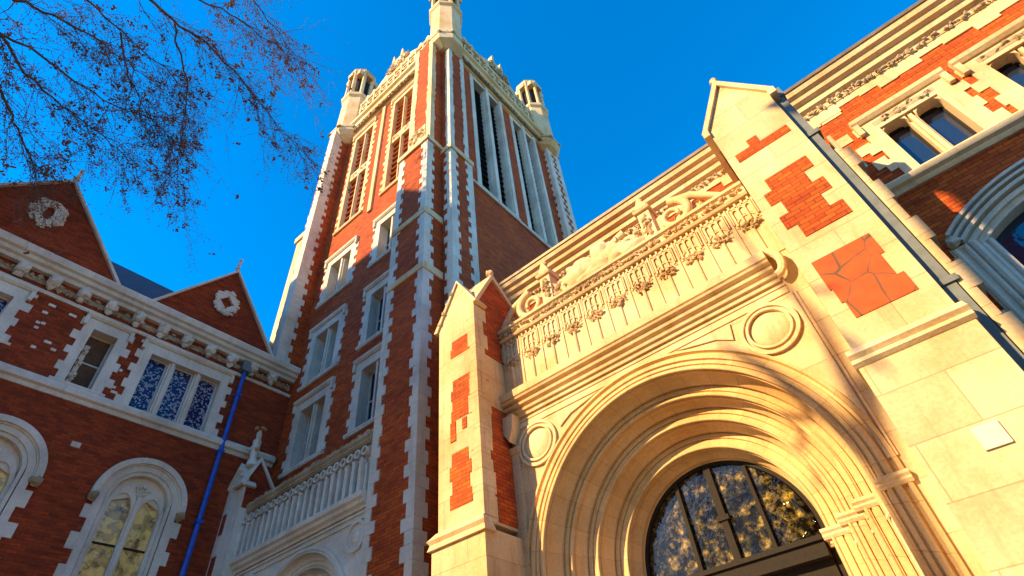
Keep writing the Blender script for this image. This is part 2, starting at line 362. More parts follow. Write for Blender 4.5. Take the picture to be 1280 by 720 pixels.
def square_window(par, fr, u0, u1, z0, z1, lights, stone, glass, depth=.32, jamb=.2, head=.25, hood=True, tooth=True, gname='glass', louvre=None, transoms=(), shoulder=0, sill=True, brickbehind=None, mull=.13):
    """a stone dressed window: surround with toothed edges, mullions, panes"""
    mb = MB()
    fr.box(mb, u0, u0 + jamb, -depth, .03, z0, z1); fr.box(mb, u1 - jamb, u1, -depth, .03, z0, z1)
    fr.box(mb, u0 + jamb, u1 - jamb, -depth, .027, z1 - head, z1)
    if tooth:
        edge_quoins(fr, mb, u0 + .01, -1, z0, z1, h=.27, l=(.17, .03), w=.024); edge_quoins(fr, mb, u1 - .01, 1, z0, z1, h=.27, l=(.17, .03), w=.024)
    if hood:
        fr.mould(mb, [(-.02, z1 - .005), (.07, z1), (.13, z1 + .06), (.15, z1 + .14), (-.02, z1 + .2)], u0 - .1, u1 + .1)
        for uu in (u0 - .1, u1 + .0): fr.box(mb, uu, uu + .1, -.02, .12, z1 - .3, z1 - .002)
    if sill:
        fr.mould(mb, [(-depth, z0 - .16), (.08, z0 - .16), (.12, z0 - .08), (.11, z0 - .03), (-depth, z0 + .03)], u0 - .12, u1 + .12)
    win = mb.build('window', stone, par)
    a, b = u0 + jamb, u1 - jamb; zt = z1 - head; lw = (b - a - mull * (lights - 1)) / lights
    for i in range(1, lights):
        m = MB(); c = a + i * lw + (i - .5) * mull; d = mull / 2
        fr.prism(m, [(c - d, z0 + .02), (c + d, z0 + .02), (c + d, zt + .005), (c - d, zt + .005)], -depth + .02, -.1)
        fr.prism(m, [(c - d*.45, z0 + .03), (c + d*.45, z0 + .03), (c + d*.45, zt), (c - d*.45, zt)], -.1, -.03)
        m.build('mullion', stone, win)
    for i in range(lights):
        p = a + i * (lw + mull); q = p + lw; m = MB()
        if louvre is not None:
            m2 = MB(); fr.box(m2, p - .02, q + .02, -depth - .25, -depth - .2, z0, zt)
            k = int((zt - z0) / .42)
            for j in range(k):
                zz = z0 + (j + .3) * (zt - z0) / k
                m2.loft([fr.p(p - .02, -depth - .18, zz + .16), fr.p(p - .02, -depth + .06, zz), fr.p(p - .02, -depth + .06, zz + .035), fr.p(p - .02, -depth - .18, zz + .2)],
                        [fr.p(q + .02, -depth - .18, zz + .16), fr.p(q + .02, -depth + .06, zz), fr.p(q + .02, -depth + .06, zz + .035), fr.p(q + .02, -depth - .18, zz + .2)])
            m2.build('louvre', louvre, win)
        else:
            fr.box(m, p - .02, q + .02, -depth + .03, -depth + .05, z0, zt); m.build(gname, glass, win)
            m = MB(); t = .035
            fr.ring(m, [(p - .01, z0 + .01), (q + .01, z0 + .01), (q + .01, zt), (p - .01, zt)], [(p + t, z0 + .01 + t), (q - t, z0 + .01 + t), (q - t, zt - t), (p + t, zt - t)], -depth + .04, -depth + .09, True)
            if zt - z0 > 1.5 and lights < 3: fr.box(m, p + t - .01, q - t + .01, -depth + .045, -depth + .085, (z0 + zt)/2 - .02, (z0 + zt)/2 + .02)
            m.build('frame', FRAME if stone is WSTONE else WOOD, win)
        if shoulder:
            m = MB(); s = shoulder
            for uu, sg in ((p, 1), (q, -1)):
                pts = [(uu - sg*.01, zt + .01), (uu + sg*s, zt + .01)] + [(uu + sg*s*(1 - sin(t*pi/12)), zt + .0 - s*(1 - cos(t*pi/12))) for t in range(0, 7)]
                fr.prism(m, pts[:2] + pts[3:], -depth + .06, -.02)
            m.build('shoulder', stone, win)
    for zt_ in transoms:
        m = MB(); fr.box(m, a - .01, b + .01, -depth + .04, -.04, zt_, zt_ + .62)
        for i in range(lights):
            c = a + i*(lw + mull) + lw/2; fr.foliage(m, c, -.05, zt_ + .3, lw*.32, .18, 9, .07, .04)
        m.build('transom', stone, win)
    return win

# ------------------------------------------------------------------ setting
g = MB(); g.add([(-400, -400, GZ), (400, -400, GZ), (400, 400, GZ), (-400, 400, GZ)], [(0, 1, 2, 3)])
tag(g.build('ground', GRASS), None, None, kind='structure')
g = MB(); g.add([(-15.5, -8, GZ + .004), (12, -8, GZ + .004), (12, 9.2, GZ + .004), (-15.5, 9.2, GZ + .004)], [(0, 1, 2, 3)])
tag(g.build('path', PAVE), None, None, kind='structure')

# ------------------------------------------------------------------ main hall (right)
YM = 9.3
hall = thing('brick_hall', 'sunlit orange brick hall with heavy stone cornice behind the big arched porch', 'building', (3, YM, GZ))
fh = F(YM)
R_AC, R_AR, R_AZ = 3.75, 2.44, 3.9        # big traceried window, right edge of the picture
win_cols = [2.32, 4.16, 6.0, 7.84, 9.68]
holes = [(-4.9, -1.45, GZ, 4.6), (R_AC - 1.45, R_AC + 1.45, 1.0, 6.35)]
holes += [(u + .03, u + 1.47, 7.62, 9.25) for u in win_cols]
mb = MB(); fh.wall(mb, -8.4, 16, GZ, 10.95, holes, .45)
apts = arc(R_AC, R_AZ, R_AR - .02, radians(53), radians(127), 24)
spandrel(fh, mb, 0, 0, 6.35, apts, .0, -.45)
mb.add([(16, YM, GZ), (16, 24, GZ), (16, 24, 10.9), (16, YM, 10.9)], [(0,1,2,3)])
mb.add([(-8.4, 24, GZ), (16, 24, GZ), (16, 24, 10.9), (-8.4, 24, 10.9)], [(0,1,2,3)])
mb.build('wall', BR_HALL, hall, normals=False)
mb = MB()
mb.loft([(-8.3, 8.95, 10.9), (-8.3, 16.5, 12.6), (-8.3, 24.2, 10.9)], [(16, 8.95, 10.9), (16, 16.5, 12.6), (16, 24.2, 10.9)])
mb.build('roof', SLATE, hall)
mb = MB()
prof = [(-.05, 10.28), (.05, 10.28), (.07, 10.42), (.17, 10.46), (.19, 10.60), (.30, 10.64), (.33, 10.74), (.42, 10.78), (.46, 10.90), (-.05, 10.95)]
fh.mould(mb, prof, -8.3, 16)
mb.build('cornice', STONE, hall)
mb = MB(); fh.mould(mb, [(.38, 10.905), (.49, 10.905), (.51, 10.97), (.40, 11.0), (.30, 11.0)], -8.25, 16); mb.build('gutter', COPPER, hall)
mb = MB(); u = -8.1; fh.box(mb, -8.2, 15, -.05, .055, 10.30, 10.38)      # carved running band under the cornice
while u < 12:
    fh.foliage(mb, u, .06, 10.34, .10, .05, 4, .045, .05); u += .16
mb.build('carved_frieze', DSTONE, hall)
mb = MB(); u = .9; k = 0                              # toothed stone course under it
while u < 12:
    w = rng.uniform(.3, .62); d = (.24, .38, .30, .16)[k % 4] + rng.uniform(-.04, .04)
    fh.box(mb, u, u + w, -.05, .024 + .004*(k % 3), 10.27 - d, 10.275); u += w; k += 1
mb.build('frieze_course', STONE, hall)
mb = MB(); u = -8.2; k = 0
while u < .9:
    w = rng.uniform(.3, .6); d = (.34, .6, .28, .8, .22, .2)[k % 6] + rng.uniform(-.06, .06)
    fh.box(mb, u, u + w, -.05, .024 + .004*(k % 3), 10.27 - d, 10.275); u += w; k += 1
mb.build('frieze_course', STONE, hall)
mb = MB(); fh.mould(mb, [(-.05, 7.30), (.05, 7.30), (.09, 7.38), (.16, 7.42), (.18, 7.52), (.12, 7.60), (-.05, 7.61)], 1.75, 16); mb.build('string_course', STONE, hall)
for u in win_cols:
    square_window(hall, fh, u, u + 1.5, 7.63, 9.28, 2, STONE, GL_BLUE, depth=.34, jamb=.24, head=.30, sill=False, shoulder=.16, mull=.16)
for u in win_cols:
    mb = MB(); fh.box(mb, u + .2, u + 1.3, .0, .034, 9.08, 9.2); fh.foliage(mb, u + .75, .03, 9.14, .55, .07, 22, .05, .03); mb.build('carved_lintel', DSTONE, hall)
mb = MB()                                               # stone quoins set in the brick by the pier
for (a, b, c, d) in ((1.86, 2.1, 9.05, 9.3), (2.0, 2.26, 8.55, 8.8), (1.78, 1.98, 8.28, 8.5), (2.05, 2.28, 8.05, 8.3), (1.9, 2.3, 9.9, 10.0)):
    mb = MB(); fh.box(mb, a, b, -.05, .022, c, d); mb.build('quoin', STONE, hall)
# big traceried window
mb = MB()
A0, A1 = radians(51), radians(129)
def seg(r): return arc(R_AC, R_AZ, r, A0, A1, 30)
for k, (ra, rb, w1) in enumerate(((2.74, 2.69, .24), (2.69, 2.65, .08), (2.65, 2.60, .20), (2.60, 2.56, .05), (2.56, 2.50, .16), (2.50, 2.46, .02), (2.46, 2.38, .09))):
    fh.ring(mb, seg(ra), seg(rb), -.05, w1)
for sg in (-1, 1):
    fh.box(mb, R_AC + sg*1.80, R_AC + sg*1.46, -.05, .05, 1.0, 5.84)
    for q in (1.74, 1.60, 1.49): fh.tube(mb, [(R_AC + sg*q, .05, 1.0), (R_AC + sg*q, .05, 5.8)], .045 if q > 1.5 else .06, 8)
    for q in (1.40, 1.30): fh.tube(mb, [(R_AC + sg*q, .02, 1.0), (R_AC + sg*q, .02, 5.75)], .04, 8)
    edge_quoins(fh, mb, R_AC + sg*1.78, sg, 1.0, 5.7, .36, (.34, .05), .035)
    fh.box(mb, R_AC + sg*1.47, R_AC + sg*1.25, -.3, .02, 1.0, 5.75)
    fh.blob(mb, R_AC + sg*1.70, .12, 5.92, .12, .12, .12)
fh.ring(mb, arc(R_AC, R_AZ, 2.42, A0, A1, 30), arc(R_AC, R_AZ, 2.28, A0, A1, 30), -.3, .02)
wn = mb.build('window', WSTONE, hall, smooth=30)
mb = MB()
for c in (-.62, .62):
    fh.ring(mb, arch_path(R_AC + c, 4.85, .62, 1.0, 20), arch_path(R_AC + c, 4.85, .50, 1.0, 20), -.28, -.06)
    fh.ring(mb, arch_path(R_AC + c, 4.85, .50, 1.0, 20), arch_path(R_AC + c, 4.85, .42, 1.0, 20), -.28, -.14)
fh.ring(mb, arc(R_AC, 5.68, .40, 0, 2*pi, 24)[:-1], arc(R_AC, 5.68, .30, 0, 2*pi, 24)[:-1], -.28, -.06, True)
mb.build('tracery', WSTONE, wn, smooth=30)
mb = MB(); fh.prism(mb, [(R_AC + 1.46, 1.0)] + arc(R_AC, R_AZ, 2.36, A0, A1, 24) + [(R_AC - 1.46, 1.0)], -.27, -.24); mb.build('glass', GL_BLUE, wn)
mb = MB(); mb.loft([(3.3, 9.6, 11.0), (4.1, 9.6, 11.0), (3.7, 9.6, 11.55)], [(3.3, 11, 11.0), (4.1, 11, 11.0), (3.7, 11, 11.55)]); mb.build('dormer', SLATE, hall)

# ------------------------------------------------------------------ big entrance porch
YP = 8.0; CX = -3.17; CZ = 2.78
porch = thing('entrance_porch', 'large sunlit cream stone porch with deep round arch and carved parapet', 'porch', (CX, YP, GZ))
fp = F(YP)
mb = MB()
fp.wall(mb, -6.45, 0.05, GZ, 8.05, [(CX - 2.87, CX + 2.87, GZ, CZ + 2.87)], .02)
spandrel(fp, mb, 0, 0, CZ + 2.87, arc(CX, CZ, 2.87, 0, pi, 64), 0, -.1)
mb.add([(-6.45, YP, GZ), (-6.45, YM, GZ), (-6.45, YM, 8.05), (-6.45, YP, 8.05)], [(0,1,2,3)])
mb.add([(-6.45, YP, 8.05), (.05, YP, 8.05), (.05, YM, 8.05), (-6.45, YM, 8.05)], [(0,1,2,3)])
mb.build('wall', ASHLAR, porch, normals=False)
orders = [(2.90, .05), (2.40, -.40), (2.14, -.75), (1.84, -1.15), (1.50, -1.55)]
def ap(r): return arch_path(CX, CZ, r, GZ, 72)
for (r0, w0), (r1, w1) in zip(orders, orders[1:]):
    mb = MB(); d = w0 - w1; g = r0 - r1
    prof = [(r0 + .03, w0 - .12), (r0 + .03, w0), (r0 - .02, w0 + .012)]
    def groove(p): return [(p, w0 + .01), (p - .006, w0 - .022), (p - .026, w0 - .022), (p - .032, w0 + .008)]
    if g > .4: prof += [(r0 - .04, w0 - .05), (r0 - .085, w0 - .05), (r0 - .10, w0 + .02), (r0 - .17, w0 + .02)] + groove(r0 - .175) + groove(r0 - .26)
    else: prof += groove(r0 - .05)
    e = r1 + (.145 if g > .4 else .125)                 # where the face turns in
    prof += [(e + .04, w0 + .004)]
    for k in range(1, 8):
        t = k / 7 * 1.3 * pi; prof.append((e + .04 - .024*(1 - cos(t)), w0 + .004 + .024*sin(t)))
    prof += [(e + .005, w0 - .03), (e + .005, w0 - .055), (e - .02, w0 - .06)]
    for k in range(0, 7):                              # deep hollow
        t = k / 6; prof.append((e - .02 + (.05*sin(pi*t)) - (e - .02 - r1 - .05)*t, w0 - .07 - (d - .13)*t))
    prof += [(r1 + .05, w1 - .02), (r1 + .03, w1 - .04)]
    fp.sweep(mb, prof, ap)
    mb.build('archivolt', VOUSSOIR, porch, smooth=32)
for sg in (-1, 1):                                      # imposts where the arch springs
    for (r, w), (r2, w2) in zip(orders, orders[1:] + [(1.46, -1.57)]):
        mb = MB(); u0, u1 = CX + sg*(r + .06), CX + sg*max(r2 + .02, r - .34)
        fp.mould(mb, [(w - .1, 2.46), (w + .015, 2.46), (w + .04, 2.50), (w + .03, 2.53), (w + .055, 2.56), (w + .055, 2.60), (w - .1, 2.61)], u0, u1)
        mb.build('impost', STONE, porch)
    for (r, w), (r2, w2) in zip(orders, orders[1:]):
        mb = MB()
        fp.tube(mb, [(CX + sg*(r2 + .15), w2 + .16, GZ), (CX + sg*(r2 + .15), w2 + .16, 2.40)], .075, 10)
        fp.foliage(mb, CX + sg*(r2 + .15), w2 + .14, 2.27, .09, .09, 10, .045, .1)
        mb.build('jamb_shaft', STONE, porch, smooth=40)
mb = MB(); fp.ring(mb, arch_path(CX, CZ, 1.56, GZ, 48), arch_path(CX, CZ, 1.47, GZ, 48), -1.70, -1.585); frm = mb.build('door_frame', WOOD, porch)
gw = -1.60
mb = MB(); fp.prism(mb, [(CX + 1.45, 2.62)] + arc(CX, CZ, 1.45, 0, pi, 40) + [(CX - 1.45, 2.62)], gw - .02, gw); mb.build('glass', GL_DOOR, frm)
for du, t in ((-.52, .035), (.12, .06), (.75, .03)):
    mb = MB(); h = sqrt(1.45**2 - du*du); fp.box(mb, CX + du - t, CX + du + t, gw + .002, gw + .09, 2.6, CZ + h - .01)
    if t > .05: fp.box(mb, CX + du - .10, CX + du + .11, gw + .002, gw + .12, 3.28, 3.36)
    mb.build('mullion', WOOD, frm)
mb = MB(); fp.box(mb, CX - 1.45, CX + 1.45, gw - .02, gw + .16, 2.34, 2.62)
fp.box(mb, CX - 1.45, CX + 1.45, gw + .16, gw + .21, 2.56, 2.63); fp.box(mb, CX - 1.45, CX + 1.45, gw + .16, gw + .20, 2.34, 2.40); mb.build('transom', WOOD, frm)
for sg in (-1, 1):
    mb = MB(); a, b = (CX - 1.44, CX - .01) if sg < 0 else (CX + .01, CX + 1.44)
    fp.box(mb, a, b, gw - .03, gw + .03, GZ, 2.34)
    for (z0, z1) in ((-1.3, -.2), (0, 2.1)): fp.box(mb, a + .15, b - .15, gw + .03, gw + .05, z0, z1)
    d = mb.build('door', WOOD, porch); m2 = MB(); fp.tube(m2, [(CX + sg*.12, gw + .09, -.75), (CX + sg*.12, gw + .09, -.4)], .02); m2.build('handle', COPPER, d)
# frieze band over the arch
mb = MB()
fp.mould(mb, [(-.02, 5.90), (.05, 5.90), (.06, 5.97), (.11, 5.985), (.12, 6.03), (.095, 6.05), (.095, 6.075), (.17, 6.10), (.185, 6.15), (.15, 6.17), (.15, 6.195), (.245, 6.215), (.26, 6.25), (.235, 6.27), (.27, 6.29), (.285, 6.44), (.24, 6.48), (-.02, 6.48)], -6.42, -.32)
mb.tube([fp.p(-.32 + .17*sin(t*pi/8)*1.0, .16, 6.2 + .26*cos(t*pi/8)) for t in range(0, 9)], [.07]*9, 8)
mb.build('cornice_band', STONE, porch, smooth=25)
mb = MB()                                                # spandrel frame and medallions
fp.box(mb, -6.1, -.30, -.01, .022, 5.66, 5.78); fp.box(mb, -6.1, -.30, -.01, .03, 5.80, 5.84)
for (a, b) in ((-.34, -.27), (-.24, -.21)): fp.box(mb, a, b, -.01, .03, 2.8, 5.62)
for (a, b) in ((-6.06, -5.99), (-6.13, -6.10)): fp.box(mb, a, b, -.01, .03, 2.8, 5.62)
mb.build('spandrel_moulding', STONE, porch)
for c in (-5.52, -.82):
    mb = MB()
    for ra, rb, w in ((.46, .40, .06), (.40, .36, .02), (.36, .32, .07)):
        fp.ring(mb, arc(c, 5.20, ra, 0, 2*pi, 36)[:-1], arc(c, 5.20, rb, 0, 2*pi, 36)[:-1], -.02, w, True)
    fp.blob(mb, c, -.05, 5.20, .33, .13, .33, .04, 3)
    mb.build('medallion', STONE, porch, smooth=40)
for c, s in ((-5.0, 1), (-1.34, -1)):
    mb = MB(); fp.prism(mb, [(c - .0*s, 5.62), (c + 1.0*s, 5.62), (c + .32*s, 5.46), (c + .05*s, 5.3)], -.02, .035); mb.build('spandrel_leaf', STONE, porch)
# end console under the band
for u in (-6.05,):
    mb = MB(); fp.prism(mb, [(u - .16, 5.92), (u + .16, 5.92), (u + .12, 5.6), (u + .02, 5.35), (u - .14, 5.6)], -.02, .26)
    pass; mb.build('console', STONE, porch, smooth=40)
# tall plain return strip at left end of porch
mb = MB(); fp.box(mb, -6.2, -5.98, -.02, .06, GZ, 5.3); fp.mould(mb, [(-.02, 5.16), (.08, 5.16), (.12, 5.24), (.10, 5.3), (-.02, 5.32)], -6.2, -5.95); mb.build('pilaster', ASHLAR, porch)
# blind tracery parapet: one panel per shaft
pw = .566; pu = -6.22; panels = []
while pu < -.1:
    mb = MB(); a, b = pu, min(pu + pw, .03)
    fp.box(mb, a, b, -.02, .02, 6.46, 8.0)
    fp.prism(mb, [(a + .005, 6.48), (a + .05, 6.48), (a + .035, 7.95), (a + .005, 7.95)], .0, .045)      # flat rib
    c = a + .30
    if c + .2 < .05:
        fp.tube(mb, [(c, .03, 6.47), (c, .03, 7.22)], .038, 8)                                       # shaft
        mb.cur = 0; fp.mould(mb, [(.0, 6.47), (.11, 6.47), (.12, 6.52), (.09, 6.56), (.0, 6.58)], c - .07, c + .07)
        mb.cur = 1; fp.foliage(mb, c, .03, 7.30, .19, .12, 40, .036, .06); mb.cur = 0
        fp.ring(mb, arc(c, 7.36, .235, pi, 0, 10), arc(c, 7.36, .20, pi, 0, 10), .0, .04)
        for q in range(4):                             # little tracery bars filling the head of the panel
            uu = c - .19 + q*.127
            fp.prism(mb, [(uu - .02, 7.40), (uu + .02, 7.40), (uu + .02, 7.96), (uu - .02, 7.96)], .0, .06)
            if q < 3: fp.ring(mb, arc(uu + .0635, 7.76, .062, 0, pi, 6), arc(uu + .0635, 7.76, .036, 0, pi, 6), .0, .055); mb.cur = 1; fp.leaf(mb, uu + .0635, .02, 7.55 + .05*(q % 2), .05); mb.cur = 0
        fp.ring(mb, [(c - .245, 7.45), (c - .245, 7.86), (c + .245, 7.86), (c + .245, 7.45)], [(c - .225, 7.45), (c - .225, 7.83), (c + .225, 7.83), (c + .225, 7.45)], .0, .06)
    mb.cur = 0; mb.build('tracery_panel', [STONE, CSTONE], porch); pu += pw
mb = MB()
fp.mould(mb, [(-.02, 7.97), (.10, 7.97), (.13, 8.02), (.09, 8.06), (.10, 8.20), (.16, 8.23), (.17, 8.29), (-.25, 8.30)], -6.42, -.02)
u = -6.3
mb.cur = 1
while u < -.1: fp.foliage(mb, u, .11, 8.13, .10, .05, 7, .04, .03); u += .17
mb.build('parapet_coping', [STONE, CSTONE], porch)
# crest above the parapet: two carved posts, scrolls and a lying figure group
def crest_post(u):
    mb = MB(); fp.box(mb, u - .14, u + .14, -.34, .0, 8.28, 9.3); fp.box(mb, u - .19, u + .19, -.38, .05, 8.28, 8.42)
    fp.mould(mb, [(-.38, 9.26), (.06, 9.26), (.09, 9.33), (.0, 9.42), (-.38, 9.42)], u - .19, u + .19)
    fp.prism(mb, [(u - .15, 9.40), (u + .15, 9.40), (u, 9.78)], -.34, .0)
    mb.cur = 1; fp.foliage(mb, u, .0, 8.84, .09, .34, 26, .055, .05); mb.cur = 0; fp.blob(mb, u, -.17, 9.82, .07, .07, .07)
    return mb.build('crest_post', [STONE, CSTONE], porch)
for u in (-4.72, -1.98): crest_post(u)
def scroll(u, z, s, r):
    pts = []; rad = []
    for i in range(22):
        t = i / 21; a = t * 2.6 * pi; rr = r * (1 - .75 * t)
        pts.append((u + s*(rr*cos(a + pi/2)), -.08, z + rr*sin(a + pi/2))); rad.append(.1*(1 - .55*t))
    fp_pts = [fp.p(*p) for p in pts]; mb = MB(); mb.tube(fp_pts, rad, 8)
    fp.tube(mb, [(u, -.08, z + r), (u - s*.5, -.08, z + r*.55), (u - s*1.0, -.08, z - r*.65)], [.1, .09, .06], 8)
    fp.foliage(mb, u - s*.4, -.22, z - .1, .3, .16, 16, .07, .1)
    return mb.build('scroll', STONE, porch, smooth=50)
scroll(-5.25, 8.72, 1, .40); scroll(-1.42, 8.72, -1, .40); scroll(-2.55, 8.7, 1, .38); scroll(-4.1, 8.66, -1, .34)
mb = MB()
for (u, z, a, b) in ((-3.75, 8.72, .42, .30), (-3.2, 8.9, .24, .36), (-2.85, 8.62, .34, .26), (-3.45, 8.5, .5, .18), (-2.5, 8.5, .34, .18)):
    fp.blob(mb, u, -.12, z, a*1.1, .24, b*1.1, .2, 3)
fp.foliage(mb, -2.9, -.08, 8.85, .3, .2, 20, .07, .1)
mb.build('carved_group', STONE, porch, smooth=50)
mb = MB(); fp.foliage(mb, -4.42, -.14, 8.6, .17, .28, 22, .08, .1); fp.foliage(mb, -2.2, -.14, 8.62, .15, .3, 20, .08, .1); mb.build('carved_foliage', CSTONE, porch)
mb = MB(); fp.blob(mb, -1.15, -.35, 8.72, .38, .2, .26, .08, 3); mb.build('carved_boss', STONE, porch, smooth=50)

# ---- piers
YB = 7.05
def pier_body(mb, x0, x1, y0, y1, z0, z1): mb.box(x0, x1, y0, y1, z0, z1)
# right pier
pr = thing('gabled_pier', 'broad sunlit stone pier with steep gable and square brick panels right of the arch', 'pier', (.58, YB, GZ), 'gabled piers of the entrance porches')
fb = F(YB)
mb = MB()
fb.prism(mb, [(0, 3.7), (1.165, 3.7), (1.165, 9.08), (.585, 10.1), (0, 9.08)], -2.2, 0)
mb.build('shaft', ASHLAR, pr)
mb = MB(); fb.box(mb, -.06, 1.20, -2.2, .09, GZ, 3.56); fb.box(mb, -.10, 1.26, -2.2, .16, GZ, .2); mb.build('base', ASHLAR, pr)
mb = MB(); fb.mould(mb, [(-.5, 3.50), (.10, 3.50), (.15, 3.54), (.12, 3.60), (.17, 3.65), (.10, 3.71), (.03, 3.79), (-.5, 3.80)], -.09, 1.225); mb.build('string_course', STONE, pr)
def coping(fr, mb, e0, pk, e1, t=.13, w0=-.3, w1=.09):
    fr.prism(mb, [e0, pk, e1, (e1[0] + .10, e1[1] + .02), (pk[0], pk[1] + t*1.7), (e0[0] - .10, e0[1] + .02)], w0, w1)
mb = MB(); coping(fb, mb, (-.03, 8.98), (.585, 10.08), (1.195, 8.98), .12, -2.2, .07)
fb.box(mb, -.12, .0, -.4, .08, 8.86, 9.02); fb.box(mb, 1.165, 1.29, -.4, .08, 8.86, 9.02)
fb.box(mb, .54, .63, -.12, .04, 10.2, 10.34); fb.blob(mb, .585, -.04, 10.40, .08, .08, .08, .15, 2); mb.build('coping', STONE, pr)
def brick_panel(par, fr, poly, mat, name='brick_panel', w=.012):
    mb = MB(); fr.prism(mb, poly, -.04, w); return mb.build(name, mat, par)
def toothed(u0, u1, z0, z1, n, t=.10):
    """a panel outline with stepped sides, the way the stones bond into brick"""
    hl = (z1 - z0)/n; L_ = []; R_ = []
    for i in range(n):
        a = u0 + (t if (i + n) % 2 else 0) * rng.uniform(.6, 1.1); b = u1 - (t if i % 2 else 0) * rng.uniform(.6, 1.1)
        L_ += [(a, z0 + i*hl), (a, z0 + (i+1)*hl)]; R_ += [(b, z0 + i*hl), (b, z0 + (i+1)*hl)]
    return R_ + L_[::-1]
brick_panel(pr, fb, toothed(.16, .98, 5.70, 7.14, 5, .17), BR_HALL)
brick_panel(pr, fb, [(.24, 4.17), (.98, 4.17), (.98, 4.48), (.90, 4.48), (.90, 4.86), (.955, 4.86), (.955, 5.24), (.17, 5.24), (.17, 4.70), (.2, 4.70), (.2, 4.45), (.24, 4.45)], CRACK)
brick_panel(pr, fb, [(.14, 7.83), (1.06, 7.83), (1.06, 8.02), (.60, 8.02), (.60, 8.22), (.42, 8.22), (.42, 8.04), (.14, 8.04)], BR_HALL)
mb = MB(); mb.box(1.365, 1.45, 7.22, 9.2, GZ, 7.1)
z = GZ; k = 0
while z < 7.0:
    mb.box(1.40, 1.46 + (.08 if k % 2 else 0) + rng.uniform(-.02, .02), 7.215, 8.0, z + .003, z + .42); z += .43; k += 1
mb.build('pilaster', ASHLAR, pr)
# left pier
pl = thing('gabled_pier', 'narrow sunlit stone pier with cross gables between tower and big arch', 'pier', (-6.73, YB, GZ), 'gabled piers of the entrance porches')
mb = MB(); fb.prism(mb, [(-7.29, 3.7), (-6.17, 3.7), (-6.17, 8.75), (-6.65, 9.72), (-7.29, 8.55)], -2.2, 0)
mb.build('shaft', ASHLAR, pl)
fe = E(-6.17)
mb = MB(); fe.prism(mb, [(7.2, 8.6), (9.2, 8.6), (9.0, 8.95), (7.75, 10.0), (7.2, 8.85)], -.9, .012)
mb.build('brick_gable', BR_TOWER, pl)
for poly in ([(7.42, 3.75), (9.2, 3.75), (9.2, 6.1), (7.42, 6.1), (7.42, 5.4), (7.33, 5.4), (7.33, 4.9), (7.38, 4.9), (7.38, 4.5), (7.33, 4.5), (7.33, 4.2), (7.42, 4.2)], [(7.36, 7.4), (9.2, 7.4), (9.2, 8.58), (7.36, 8.58)]):
    mb = MB(); fe.prism(mb, poly, -.05, .013); mb.build('brick_panel', BR_TOWER, pl)
mb = MB()
coping(fe, mb, (7.15, 8.82), (7.75, 9.98), (9.05, 8.9), .10, -.9, .08)
coping(fb, mb, (-7.33, 8.48), (-6.65, 9.70), (-6.14, 8.72), .05, -.35, .05)
fe.blob(mb, 7.75, .0, 10.22, .10, .10, .12, .2, 2)
for t in (.15, .35, .55, .75): fb.blob(mb, -7.36 + .70*t, .02, 8.52 + 1.22*t, .07, .08, .07, .4)
mb.build('coping', STONE, pl)
mb = MB(); corner_quoins(mb, -6.17, YB, 1, -1, 3.8, 8.7, .42, (.18, .22), (.26, .36), .016); mb.build('quoin', ASHLAR, pl)
mb = MB(); fb.box(mb, -7.36, -6.10, -2.2, .09, GZ, 3.56); mb.build('base', ASHLAR, pl)
mb = MB(); mb.loft([(-7.42, 7.2, 3.50), (-7.42, 6.90, 3.50), (-7.38, 6.93, 3.60), (-7.42, 6.88, 3.66), (-7.3, 7.0, 3.80), (-7.3, 7.2, 3.8)],
                  [(-6.04, 7.2, 3.50), (-6.04, 6.90, 3.50), (-6.08, 6.93, 3.60), (-6.04, 6.88, 3.66), (-6.16, 7.0, 3.80), (-6.16, 7.2, 3.8)])
mb.build('string_course', STONE, pl)
for (a, b, c, d, n) in ((-6.92, -6.33, 7.50, 7.95, 2), (-6.92, -6.30, 5.90, 6.87, 4), (-6.98, -6.42, 4.12, 5.20, 4)):
    brick_panel(pl, fb, toothed(a, b, c, d, n, .06), BR_HALL)
for q in ((-6.95, -6.80, 5.45, 5.88), (-6.62, -6.5, 5.62, 5.86)):
    mb = MB(); fb.box(mb, q[0], q[1], -.02, .016, q[2], q[3]); mb.build('brick_panel', BR_HALL, pl)

# dark pipe built for the unidentified dark strip by the right pier
dp = thing('downspout', 'dark slate grey pipe filling the dark strip beside the right gabled pier', 'downspout', (1.23, 7.38, GZ))
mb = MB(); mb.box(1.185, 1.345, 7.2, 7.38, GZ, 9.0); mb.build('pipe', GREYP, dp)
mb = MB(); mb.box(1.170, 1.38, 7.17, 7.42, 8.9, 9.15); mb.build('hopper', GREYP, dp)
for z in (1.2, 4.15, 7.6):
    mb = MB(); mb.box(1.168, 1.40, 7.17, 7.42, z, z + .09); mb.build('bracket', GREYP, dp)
# small blank plaque on the right pier
mb = MB(); fb.box(mb, .50, .74, .09, .115, 2.20, 2.44); pq = mb.build('plaque', plain_mat('plaque_enamel', (.72, .62, .50), .4, 0, .1), None, origin=(.62, YB - .1, 2.20))
tag(pq, 'small blank pale square plaque on the base of the right pier', 'plaque')

